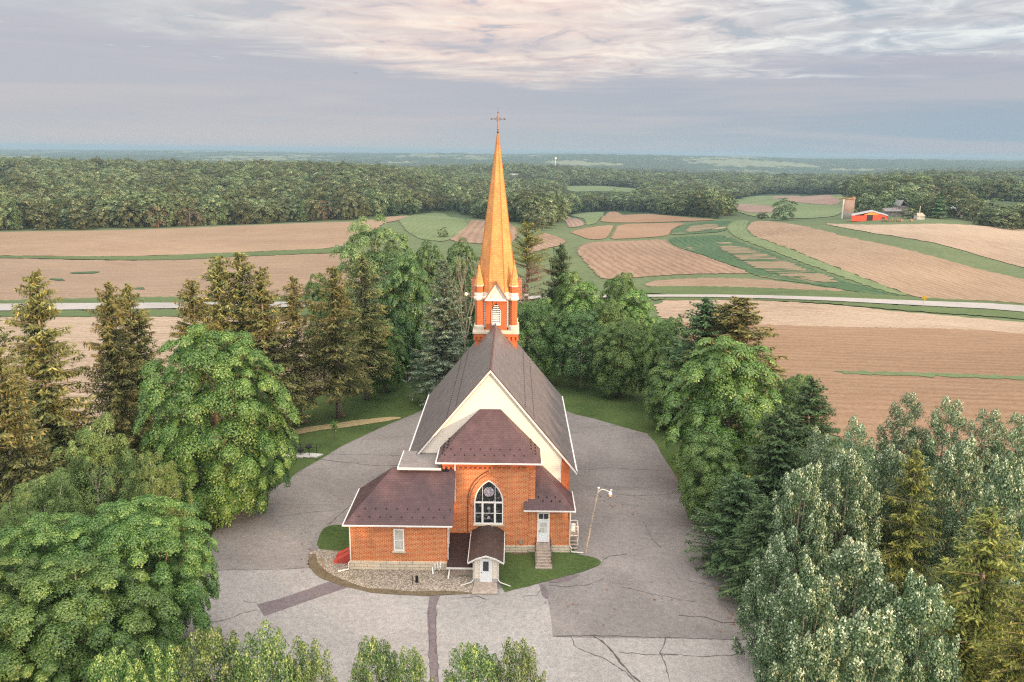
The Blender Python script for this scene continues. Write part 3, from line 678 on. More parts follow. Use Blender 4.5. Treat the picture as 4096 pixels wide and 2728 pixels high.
def litter():
    b = MB(); rng = random.Random(11)
    for (cx, cy, n, sx, sy) in ((1400, 1140, 14, 25, 6), (1405, 1165, 10, 20, 5), (1445, 1180, 10, 25, 5), (1760, 1410, 120, 40, 40), (1700, 1430, 50, 60, 22), (1720, 1340, 60, 40, 35), (1610, 1210, 40, 25, 30), (715, 1290, 60, 8, 20), (500, 1200, 60, 25, 22), (1560, 1110, 30, 18, 20), (1600, 1300, 20, 80, 60), (700, 1250, 12, 40, 60), (1350, 1400, 15, 150, 40)):
        for _ in range(n):
            x, y, z = at(cx + rng.gauss(0, sx * .6), cy + rng.gauss(0, sy * .6)); r = rng.uniform(.03, .16); a = rng.uniform(0, pi)
            b.add([(x + r * cos(a + k * 2.1) * rng.uniform(.4, 1.3), y + r * sin(a + k * 2.1) * 1.2, z + 0.052) for k in range(3)], [(0, 1, 2)])
    o = b.build('leaf_litter', 'needle_litter'); tag(o, 'brown fallen leaves and needles scattered on the asphalt', kind='stuff')
plain('needle_litter', (0.20, 0.10, 0.06), 0.95, var=0.4)
litter()
# ------------------------------------------------------------------ church
CX = -1.87                      # axis of the church
ch = empty('church', (CX, 78, 0), 'orange brick church with a tall copper steeple and grey shingled nave roof', 'church')

def wall_nave(b):
    z = 7.25; w = 7.2; ax = 15.85
    pts = [(CX - w, 68.1, 0), (CX + w, 68.1, 0), (CX + w, 68.1, z), (CX, 68.1, ax), (CX - w, 68.1, z)]
    b.prism(pts, (0, 22.1, 0))
part('nave_wall', 'brick_plain', ch, wall_nave)
def pil(b):
    b.box(CX + 6.5, CX + 7.28, 68.0, 68.1, 0.8, 7.6)
part('corner_pilaster', 'brick_plain', ch, pil)
for s in (-1, 1):
    for k in range(5):
        yc = 71.5 + k * 3.3; xw = CX + s * 7.2
        def swin(b, w=.5, d=.05):
            P = [(-w, 2.4)] + [(p, q) for p, q in (( -w, 4.6), (-w * .8, 5.1), (-w * .45, 5.5), (0, 5.8), (w * .45, 5.5), (w * .8, 5.1), (w, 4.6))] + [(w, 2.4)]
            b.prism([(xw, yc + p, q) for p, q in P], (s * d, 0, 0))
        sw = part('side_window', 'stained_glass', ch, lambda b: swin(b, .5, .05))
        part('window_frame', 'white_paint', sw, lambda b: (b.box(min(xw, xw + s * .09), max(xw, xw + s * .09), yc - .62, yc - .5, 2.3, 4.7), b.box(min(xw, xw + s * .09), max(xw, xw + s * .09), yc + .5, yc + .62, 2.3, 4.7), b.box(min(xw, xw + s * .12), max(xw, xw + s * .12), yc - .7, yc + .7, 2.15, 2.32), b.box(min(xw, xw + s * .08), max(xw, xw + s * .08), yc - .03, yc + .03, 2.32, 5.7)))
def gable_siding(b):
    e = 1.204; y = 68.04
    def zr(x): return 15.78 - abs(x - CX) * e
    xr = 4.60; xl = CX - 7.0
    b.prism([(xl, y, 3.0), (xr, y, 3.0), (xr, y, zr(xr)), (CX, y, zr(CX)), (xl, y, zr(xl))], (0, 0.06, 0))
part('gable_siding', 'siding', ch, gable_siding)
part('siding_seam', 'white_trim', ch, lambda b: b.box(CX - 0.04, CX + 0.04, 68.015, 68.045, 12.5, 15.5))
part('corner_trim', 'white_trim', ch, lambda b: b.box(4.56, 4.66, 68.01, 68.06, 4.2, 7.9))

def slab(b, a0, a1, c1, c0, th, m=None):
    """roof slab: top quad a0,a1 (eave) c1,c0 (ridge); thickness downward"""
    P = [Vector(p) for p in (a0, a1, c1, c0)]; n = (P[1] - P[0]).cross(P[3] - P[0]).normalized()
    if n.z < 0: n = -n
    b.prism([tuple(p) for p in P], tuple(-n * th), m)
def nave_roof(b):
    for s in (-1, 1):
        slab(b, (CX + s * 7.85, 67.78, 6.75), (CX + s * 7.85, 90.5, 6.75), (CX, 90.5, 16.2), (CX, 67.78, 16.2), 0.16, 'nave_shingle')
    # snow guards
    for s in (-1, 1):
        for d in (3.9, 4.7):
            x = CX + s * (7.85 - d); z = 6.75 + d * 1.204
            for k in range(32):
                y = 68.5 + k * 0.66 + (0.33 if d > 4.2 else 0)
                b.box(x - .04, x + .04, y - .03, y + .03, z - .02, z + .07, 'snow_guard')
part('nave_roof', 'nave_shingle', ch, nave_roof)
def ridgecap(b):
    b.tube([(CX, 67.8, 16.2), (CX, 86.8, 16.2)], 0.09, 6)
part('ridge_cap', 'valley_metal', ch, ridgecap)
for s in (-1, 1):
    def rake(b, s=s):
        P0 = Vector((CX, 67.70, 16.22)); P1 = Vector((CX + s * 7.93, 67.70, 6.65))
        b.prism([tuple(P0), tuple(P1), tuple(P1 + Vector((0, 0, -0.30))), tuple(P0 + Vector((0, 0, -0.30)))], (0, 0.09, 0))
        b.prism([tuple(P0 + Vector((0, .09, -.24))), tuple(P1 + Vector((0, .09, -.24))), tuple(P1 + Vector((0, .09, -.28))), tuple(P0 + Vector((0, .09, -.28)))], (0, .22, 0))
    part('rake_board', 'white_trim', ch, rake)
    def dark(b, s=s):
        P0 = Vector((CX, 67.68, 16.27)); P1 = Vector((CX + s * 7.93, 67.68, 6.72))
        b.prism([tuple(P0), tuple(P1), tuple(P1 + Vector((0, 0, -0.07))), tuple(P0 + Vector((0, 0, -0.07)))], (0, 0.12, 0))
    part('drip_edge', 'valley_metal', ch, dark)
    part('gutter', 'white_trim', ch, lambda b, s=s: b.box(CX + s * 7.92 - 0.06, CX + s * 7.92 + 0.06, 67.7, 90.5, 6.60, 6.73))

# apse
def apse_wall(b):
    b.box(-5.97, 1.60, 65.0, 68.1, 0.0, 8.62)
    b.box(1.60, 2.2, 65.14, 68.1, 0.0, 8.62)
part('apse_wall', 'brick', ch, apse_wall)
part('cornice', 'brick_plain', ch, lambda b: ([b.box(-5.97 + .02, 1.6, 64.86, 65.0, 8.22, 8.60)] + [b.box(-5.9 + k * .42, -5.9 + k * .42 + .2, 64.80, 65.0, 7.98, 8.22) for k in range(18)] + [b.box(1.6, 2.2, 65.04, 65.14, 7.9, 8.6)]))
def apse_roof(b):
    FL = (-6.42, 64.4, 8.75); FR = (2.68, 64.4, 8.75); BR = (2.68, 68.04, 8.75); BL = (-6.42, 68.04, 8.75); TL = (-2.80, 68.04, 12.45); TR = (-0.94, 68.04, 12.45)
    b.add([FL, FR, BR, BL, TL, TR], [(0, 1, 5, 4), (1, 2, 5), (3, 0, 4), (0, 3, 2, 1), (2, 3, 4, 5)])
    for z0, off in ((9.25, 0.0), (9.65, 0.5)):
        t = (z0 - 8.75) / 3.7; y = 64.4 + 3.64 * t
        for k in range(10):
            x = -5.7 + off + k * 0.86
            if -6.42 + 3.62 * t + .2 < x < 2.68 - 3.62 * t - .2: b.box(x - .04, x + .04, y - .04, y + .06, z0 - .04, z0 + .08, 'snow_guard')
        for s in (-1, 1):
            for k in range(4):
                yy = 65.3 + k * .75 + off * .5
                xx = CX + s * (4.55 - 3.62 * t * 1.0)
                if (yy - 64.4) / 3.64 > t: b.box(xx - .06, xx + .06, yy - .05, yy + .05, z0 - .02, z0 + .10, 'snow_guard')
def apr(b):
    b.mats = ['shingle', 'snow_guard']; apse_roof(b)
part('apse_roof', 'shingle', ch, apr)
part('gutter', 'white_trim', ch, lambda b: (b.box(-6.50, 2.76, 64.30, 64.42, 8.65, 8.76), b.box(-6.50, -6.38, 64.42, 68.0, 8.64, 8.77), b.box(2.64, 2.76, 64.42, 68.0, 8.64, 8.77)))
part('soffit', 'white_trim', ch, lambda b: b.box(-6.38, 2.64, 64.42, 68.0, 8.60, 8.64))
part('downspout', 'white_trim', ch, lambda b: (b.box(-4.88, -4.76, 64.78, 64.98, 4.9, 8.62),))

# foundation stone
part('foundation', 'limestone', ch, lambda b: (b.box(-5.3, 1.62, 64.90, 65.02, 0, 0.70), b.box(1.60, 5.42, 65.02, 65.16, 0, 0.70), b.box(5.30, 5.44, 65.16, 68.1, 0, 0.70),
      b.box(-13.62, -5.2, 61.68, 61.84, 0, 0.78), b.box(-13.62, -13.48, 61.84, 68.5, 0, 0.78), b.box(-5.32, -5.18, 61.84, 64.9, 0, 0.78)))

# big gothic window
def arc_pts(x0, x1, zs, za, n=10):
    """pointed arch outline from (x0,zs) over apex to (x1,zs)"""
    xm = (x0 + x1) / 2; h = za - zs; w = (x1 - x0) / 2
    R = (h * h + w * w) / (2 * w)      # radius of each arc
    L = []
    a_end = math.asin(min(1, h / R))
    for i in range(n + 1):
        a = a_end * i / n; L.append((x0 + R - R * cos(a), zs + R * sin(a)))
    Rr = [(x0 + x1 - x, z) for x, z in reversed(L[:-1])]
    return L + Rr
def arch_panel(b, x0, x1, zb, zs, za, y0, y1, m=None):
    P = [(x0, zb)] + arc_pts(x0, x1, zs, za) + [(x1, zb)]
    b.prism([(x, y0, z) for x, z in P], (0, y1 - y0, 0), m)
def arch_ring(b, xo0, xo1, zso, zao, xi0, xi1, zsi, zai, zb, y0, y1, m=None):
    A = [(xo0, zb)] + arc_pts(xo0, xo1, zso, zao) + [(xo1, zb)]; B = [(xi0, zb)] + arc_pts(xi0, xi1, zsi, zai) + [(xi1, zb)]
    n = len(A)
    for i in range(n - 1):
        b.prism([(A[i][0], y0, A[i][1]), (A[i + 1][0], y0, A[i + 1][1]), (B[i + 1][0], y0, B[i + 1][1]), (B[i][0], y0, B[i][1])], (0, y1 - y0, 0), m)
x0, x1 = -3.12, -0.62
win = part('gothic_window', 'stained_glass', ch, lambda b: arch_panel(b, x0 + .05, x1 - .05, 2.85, 4.85, 6.88, 64.955, 64.995))
def wframe(b):
    arch_ring(b, x0 - .03, x1 + .03, 4.85, 6.98, x0 + .07, x1 - .07, 4.85, 6.84, 2.80, 64.90, 64.985)
    y0, y1 = 64.905, 64.96
    b.box(x0, x1, y0 - .01, y1, 4.78, 4.93); b.box(x0, x1, y0 - .01, y1, 2.78, 2.90)
    for x in (-2.42, -1.32): b.box(x - .085, x + .085, y0, y1, 2.9, 4.78)
    for x in (-2.42, -1.32): b.box(x - .02, x + .02, y0 + .01, y1, 4.93, 6.3)
    b.box(x0 + .1, x1 - .1, y0 + .015, y1, 3.79, 3.83)
part('frame', 'white_paint', win, wframe)
def rose(b):
    n = 24; c = (CX, 5.85)
    vs = [(c[0] + .46 * cos(2 * pi * k / n), 64.93, c[1] + .46 * sin(2 * pi * k / n)) for k in range(n)]
    b.prism(vs, (0, .03, 0))
part('rose_pane', 'rose_glass', win, rose)
def rosering(b):
    b.tube([(CX + .50 * cos(2 * pi * k / 24), 64.93, 5.85 + .50 * sin(2 * pi * k / 24)) for k in range(25)], 0.035, 5)
    for k in range(12):
        a = 2 * pi * k / 12; b.tube([(CX + .15 * cos(a), 64.925, 5.85 + .15 * sin(a)), (CX + .44 * cos(a), 64.925, 5.85 + .44 * sin(a))], 0.012, 4)
    for xc, zc in ((CX, 6.52), (-2.72, 5.35), (-1.02, 5.35), (-2.7, 4.98), (-1.04, 4.98)):
        b.tube([(xc + .15 * cos(2 * pi * k / 12), 64.94, zc + .15 * sin(2 * pi * k / 12)) for k in range(13)], 0.02, 4)
part('tracery', 'void', win, rosering)
for zf in (3.25, 4.15): part('figure_pane', 'rose_glass', win, lambda b: arch_panel(b, CX - .13, CX + .13, zf, zf + .12, zf + .3, 64.93, 64.95))
part('brick_arch', 'brick', ch, lambda b: arch_ring(b, x0 - .40, x1 + .40, 4.85, 7.52, x0 - .03, x1 + .03, 4.85, 6.98, 4.6, 64.88, 65.0))
part('window_sill', 'limestone', ch, lambda b: b.box(x0 - .15, x1 + .15, 64.84, 65.0, 2.62, 2.78))
def conduit(b):
    P = [(-3.72, 64.93, 1.9), (-3.72, 64.93, 5.0)] + [(xx, 64.93, zz + .12) for xx, zz in arc_pts(-3.70, -0.04, 4.95, 7.70, 8)[1:9]]
    b.tube(P, 0.028, 5)
part('cable', 'dark_metal', ch, conduit)
part('utility_box', 'grey_metal', ch, lambda b: b.box(0.86, 1.14, 64.78, 65.0, 0.98, 1.28))
part('cornice_underside', 'void', ch, lambda b: b.box(-5.9, -5.35, 64.7, 65.0, 7.75, 7.95))  # black block standing for the dark underside of the cornice

# right wing
part('wing_wall', 'brick', ch, lambda b: (b.box(2.2, 5.32, 65.14, 68.1, 0, 4.42), b.box(1.62, 2.2, 65.12, 65.14, .7, 4.4)))
def rw_roof(b):
    E = 4.38
    b.mats = ['shingle', 'snow_guard']
    b.add([(1.25, 64.4, E), (5.70, 64.4, E), (1.98, 68.03, 8.05), (1.25, 68.03, 8.05), (5.70, 68.03, E), (1.25, 65.0, 4.99)], [(0, 1, 2, 3), (1, 4, 2), (0, 3, 4, 1)], 'shingle')
    for k in range(3):
        x = 2.9 + k * .75; b.box(x - .05, x + .05, 64.95, 65.07, 4.93, 5.08, 'snow_guard')
        x = 2.5 + k * .75; b.box(x - .05, x + .05, 65.2, 65.32, 5.18, 5.33, 'snow_guard')
part('wing_roof', 'shingle', ch, rw_roof)
part('gutter', 'white_trim', ch, lambda b: (b.box(1.2, 5.78, 64.30, 64.42, 4.28, 4.38), b.box(5.70, 5.79, 64.42, 68.6, 4.28, 4.38), b.box(1.25, 5.68, 64.42, 65.0, 4.24, 4.27)))
dr = part('door', 'door_white', ch, lambda b: b.box(2.56, 3.42, 65.06, 65.10, 1.03, 3.12))
part('door_frame', 'white_paint', dr, lambda b: (b.box(2.44, 2.56, 65.02, 65.14, 1.03, 3.9), b.box(3.42, 3.54, 65.02, 65.14, 1.03, 3.9), b.box(2.56, 3.42, 65.02, 65.14, 3.78, 3.9), b.box(2.56, 3.42, 65.02, 65.14, 3.12, 3.26)))
part('transom_pane', 'dark_pane', dr, lambda b: (b.box(2.60, 2.96, 65.07, 65.10, 3.28, 3.76), b.box(3.01, 3.38, 65.07, 65.10, 3.28, 3.76)))
part('transom_bar', 'white_paint', dr, lambda b: b.box(2.96, 3.01, 65.03, 65.10, 3.26, 3.78))
part('door_pane', 'window_pane', dr, lambda b: (b.box(2.68, 3.29, 65.045, 65.06, 1.95, 2.40), b.box(2.68, 3.29, 65.045, 65.06, 2.45, 2.92)))
part('door_handle', 'dark_metal', dr, lambda b: b.box(2.60, 2.64, 65.0, 65.06, 2.0, 2.18))
part('lintel', 'brick_plain', ch, lambda b: b.box(2.3, 3.7, 65.08, 65.14, 3.9, 4.2))
part('downspout', 'white_trim', ch, lambda b: (b.tube([(5.36, 65.0, 4.2), (5.36, 65.0, .75), (5.52, 64.95, .6), (5.52, 64.95, .16), (6.6, 64.9, .1)], 0.055, 6)))

# left wing
part('wing_wall', 'brick', ch, lambda b: (b.box(-13.5, -5.3, 61.8, 68.4, 0, 4.36), b.prism([(-5.42, 61.8, 4.36), (-5.42, 68.2, 4.36), (-5.42, 65.0, 7.6)], (.12, 0, 0))))
def lw_roof(b):
    b.mats = ['shingle', 'snow_guard']
    A = (-13.95, 61.28, 4.35); B = (-4.83, 61.28, 4.35); C = (-4.83, 65.0, 8.05); D = (-10.23, 65.0, 8.05); E = (-13.95, 68.72, 4.35); G = (-6.0, 68.1, 4.96); H = (-6.0, 65.0, 8.05)
    slab(b, A, B, C, D, .06, 'shingle')
    b.add([A, D, E, (-13.95, 61.3, 4.27), (-13.95, 68.7, 4.27)], [(0, 1, 2), (0, 2, 4, 3)], 'shingle')
    b.add([D, H, (-6.0, 68.72, 4.35), E], [(0, 1, 2, 3)], 'shingle')
    for z0, off in ((4.85, 0.0), (5.35, -.45)):
        for k in range(9):
            x = -12.72 + off + .9 * k + (.9 if off else 0)
            y = 61.28 + (z0 - 4.35)
            b.box(x - .04, x + .04, y - .03, y + .06, z0 - .02, z0 + .08, 'snow_guard')
part('wing_roof', 'shingle', ch, lw_roof)
part('verge_trim', 'valley_metal', ch, lambda b: b.prism([(-4.82, 61.3, 4.36), (-4.82, 65.0, 8.06), (-4.82, 65.0, 7.86), (-4.82, 61.5, 4.36)], (.05, 0, 0)))
part('gutter', 'white_trim', ch, lambda b: (b.box(-14.05, -4.80, 61.18, 61.30, 4.25, 4.35), b.box(-14.05, -13.96, 61.3, 68.7, 4.26, 4.35), b.box(-13.95, -4.83, 61.3, 61.8, 4.24, 4.28)))
part('flat_roof', 'flat_membrane', ch, lambda b: b.box(-9.72, -6.0, 64.5, 68.5, 8.08, 8.20))
part('roof_edge', 'white_trim', ch, lambda b: (b.box(-9.80, -6.0, 64.42, 64.50, 8.02, 8.21), b.box(-9.80, -9.72, 64.5, 68.5, 8.06, 8.22)))
part('connector_wall', 'brick_plain', ch, lambda b: b.box(-9.3, -6.0, 65.2, 68.1, 4.5, 8.08))
wn = part('window', 'window_pane', ch, lambda b: (b.box(-9.72, -9.04, 61.76, 61.79, 1.85, 2.72), b.box(-9.72, -9.04, 61.74, 61.77, 2.78, 3.72)))
part('window_frame', 'white_paint', wn, lambda b: (b.box(-9.83, -9.71, 61.70, 61.80, 1.78, 3.83), b.box(-9.05, -8.93, 61.70, 61.80, 1.78, 3.83), b.box(-9.71, -9.05, 61.70, 61.80, 3.71, 3.83), b.box(-9.71, -9.05, 61.70, 61.80, 1.78, 1.88), b.box(-9.71, -9.05, 61.715, 61.80, 2.72, 2.78)))
part('window_sill', 'limestone', ch, lambda b: b.box(-9.96, -8.80, 61.64, 61.80, 1.60, 1.76))
part('lintel', 'brick_plain', ch, lambda b: b.prism([(-9.95, 61.765, 3.86), (-8.8, 61.765, 3.86), (-8.7, 61.765, 4.1), (-9.37, 61.765, 4.18), (-10.05, 61.765, 4.1)], (0, .035, 0)))
part('side_window', 'white_trim', ch, lambda b: b.box(-5.30, -5.22, 62.6, 63.4, 1.7, 3.3))
part('downspout', 'white_trim', ch, lambda b: b.tube([(-13.52, 61.66, 4.2), (-13.52, 61.66, .85), (-13.68, 61.55, .7), (-13.68, 61.5, .15), (-14.55, 61.2, .1)], 0.055, 6))
part('downspout', 'white_trim', ch, lambda b: b.tube([(-5.22, 61.68, 4.2), (-5.22, 61.68, .4)], .045, 6))
for k, (x, z) in enumerate(((-6.32, .62), (-6.12, .75), (-5.98, .58), (-5.84, .75))):
    part('vent_pipe', 'white_paint', ch, lambda b, x=x, z=z: b.tube([(x, 61.8, z), (x, 61.5, z), (x, 61.48, z - .42)], .05, 6))
part('drain_pipe', 'white_paint', ch, lambda b: b.tube([(-6.55, 61.6, .35), (-6.5, 61.2, .30), (-6.45, 61.0, .05)], .06, 6))

# lean-to over the cellar stair
part('lean_to_roof', 'lean_shingle', ch, lambda b: slab(b, (-5.27, 60.75, .84), (-3.0, 60.75, .84), (-3.0, 64.98, 1.86), (-5.27, 64.98, 1.86), .1))
part('lean_to_wall', 'concrete', ch, lambda b: b.prism([(-5.15, 60.9, 0), (-3.1, 60.9, 0), (-3.1, 60.9, .72), (-5.15, 60.9, .72)], (0, 4, 0)))
part('gutter', 'white_trim', ch, lambda b: (b.box(-5.29, -3.0, 60.63, 60.74, .73, .84), b.tube([(-5.0, 60.68, .75), (-5.05, 60.6, .5), (-5.1, 60.1, .12)], .055, 6)))
# porch
part('porch_wall', 'siding', ch, lambda b: b.prism([(-2.9, 59.77, .42), (-0.96, 59.77, .42), (-0.96, 59.77, 2.06), (-1.93, 59.77, 2.5), (-2.9, 59.77, 2.06)], (0, 5.2, 0)))
part('porch_base', 'concrete_light', ch, lambda b: (b.box(-2.94, -2.42, 59.72, 64.9, 0, .42), b.box(-1.44, -.92, 59.72, 64.9, 0, .42), b.box(-2.42, -1.44, 59.8, 64.9, 0, .42)))
def porch_roof(b):
    for s in (-1, 1):
        P = [(-1.93, 59.38, 2.76), (-1.93 + s * .8, 59.38, 2.50), (-1.93 + s * 1.46, 59.38, 2.12)]
        Q = [(x, 65.0, z - .02 + .0) for x, y, z in P]
        for i in (0, 1): slab(b, P[i], Q[i], Q[i + 1], P[i + 1], .07)
part('porch_roof', 'porch_shingle', ch, porch_roof)
def prake(b):
    for s in (-1, 1):
        P = [(-1.93, 59.32, 2.72), (-1.93 + s * .8, 59.32, 2.46), (-1.93 + s * 1.48, 59.32, 2.07)]
        for i in (0, 1): b.prism([P[i], P[i + 1], (P[i + 1][0], 59.32, P[i + 1][2] - .13), (P[i][0], 59.32, P[i][2] - .13)], (0, .07, 0))
        b.box(min(-1.93 + s * 1.44, -1.93 + s * 1.52), max(-1.93 + s * 1.44, -1.93 + s * 1.52), 59.36, 64.9, 1.98, 2.08)
part('rake_board', 'white_trim', ch, prake)
part('soffit', 'white_trim', ch, lambda b: [b.prism([(-1.93, 59.4, 2.62), (-1.93 + s * 1.40, 59.4, 1.98), (-1.93 + s * 1.40, 59.4, 1.95), (-1.93, 59.4, 2.58)], (0, .38, 0)) for s in (-1, 1)])
pd = part('door', 'door_white', ch, lambda b: b.box(-2.36, -1.50, 59.70, 59.75, .12, 2.18))
part('door_frame', 'white_paint', pd, lambda b: (b.box(-2.44, -2.36, 59.68, 59.78, .08, 2.26), b.box(-1.50, -1.42, 59.68, 59.78, .08, 2.26), b.box(-2.36, -1.50, 59.68, 59.78, 2.18, 2.26)))
part('door_pane', 'dark_pane', pd, lambda b: b.box(-2.17, -1.70, 59.685, 59.70, 1.14, 2.0))
part('door_handle', 'dark_metal', pd, lambda b: b.ball((-2.30, 59.67, 1.02), .04, None, 6))
for s in (-1, 1):
    part('downspout', 'white_trim', ch, lambda b, s=s: b.tube([(-1.93 + s * 1.42, 59.5, 2.05), (-1.93 + s * 1.04, 59.62, 1.9), (-1.93 + s * 1.04, 59.62, .35), (-1.93 + s * 1.2, 59.5, .22), (-1.93 + s * 2.05, 59.1, .12)], .045, 6))
part('porch_slab', 'concrete', ch, lambda b: b.prism([(-3.02, 57.9, .0), (-0.9, 57.95, .0), (-1.0, 59.72, .0), (-2.88, 59.72, .0)], (0, 0, .13)))
# front steps
def steps(b):
    n = 7
    for i in range(n):
        z1 = 1.0 - i * .143; y1 = 63.95 - i * .27
        b.box(2.25 if i else 2.3, 3.70 if i else 3.65, y1 - .30, 65.02 if i == 0 else y1 + .02 * 0, 0 if i else 0.0, z1)
part('front_steps', 'concrete', ch, steps)
for x in (2.30, 3.62):
    part('handrail', 'dark_metal', ch, lambda b, x=x: (b.tube([(x, 64.3, 1.0), (x, 64.3, 1.9), (x, 62.35, .95), (x, 62.35, .05)], .025, 5), b.tube([(x, 64.3, 1.45), (x, 62.35, .5)], .018, 5)))
# side landing behind the right wing
def rail(b):
    for z in (1.0, 1.92): b.tube([(5.46, 66.4, z), (6.22, 66.4, z), (6.22, 67.6, z), (5.46, 67.6, z)], .035, 5)
    for x, y in ((5.46, 66.4), (6.22, 66.4), (6.22, 67.0), (6.22, 67.6)): b.tube([(x, y, 0), (x, y, 1.95)], .035, 5)
    for z in (.5,): b.tube([(5.46, 66.4, z), (6.22, 66.4, z)], .03, 5)
part('landing_rail', 'white_paint', ch, rail)
part('landing', 'weathered_wood', ch, lambda b: (b.box(5.44, 6.2, 66.45, 67.6, .85, .95), [b.box(5.5, 6.15, 65.6 + k * .28, 65.85 + k * .28, 0.1 + k * .22, .14 + k * .22) for k in range(3)]))
part('side_panel', 'door_white', ch, lambda b: b.box(5.62, 5.98, 66.6, 66.66, 1.3, 2.1))

# cellar door
cd = tag(part('cellar_door', 'red_paint', None, lambda b: b.prism([(-13.64, 62.6, 0), (-13.64, 62.6, 1.05), (-15.2, 62.6, .25), (-15.2, 62.6, 0)], (0, 1.6, 0))), 'sloping red painted cellar door against the left wing of the church', 'cellar door')
part('door_seam', 'dark_metal', cd, lambda b: b.prism([(-13.66, 63.38, 1.07), (-15.2, 63.38, .28), (-15.2, 63.42, .28), (-13.66, 63.42, 1.07)], (0, 0, .01)))

# ------------------------------------------------------------------ tower
TX, TY = -1.80, 89.15
def oct_pts(a, c, z):   # chamfered square, half width a, chamfer start c
    return [(TX + x, TY + y, z) for x, y in ((-c, -a), (c, -a), (a, -c), (a, c), (c, a), (-c, a), (-a, c), (-a, -c))]
part('tower_base', 'brick_plain', ch, lambda b: b.box(TX - 2.35, TX + 2.35, TY - 2.35, TY + 2.35, 0, 15.1))
part('corbel', 'brick_plain', ch, lambda b: [b.box(TX + i * .48 - .12, TX + i * .48 + .12, TY - 2.5, TY - 2.35, 14.35, 14.75) for i in range(-5, 6)] + [b.box(TX - 2.5, TX + 2.5, TY - 2.52, TY + 2.52, 14.75, 15.09)] + [b.box(TX + s * 2.42 - .08, TX + s * 2.42 + .08, TY + i * .48 - .12, TY + i * .48 + .12, 14.35, 14.75) for i in range(-5, 6) for s in (-1, 1)])
part('stone_ledge', 'stone_cap', ch, lambda b: (b.box(TX - 2.6, TX + 2.6, TY - 2.6, TY + 2.6, 15.10, 15.36), b.box(TX - 2.45, TX + 2.45, TY - 2.45, TY + 2.45, 15.36, 15.46)))
part('belfry', 'brick_plain', ch, lambda b: b.prism(oct_pts(2.1, 1.12, 15.46), (0, 0, 3.7)))
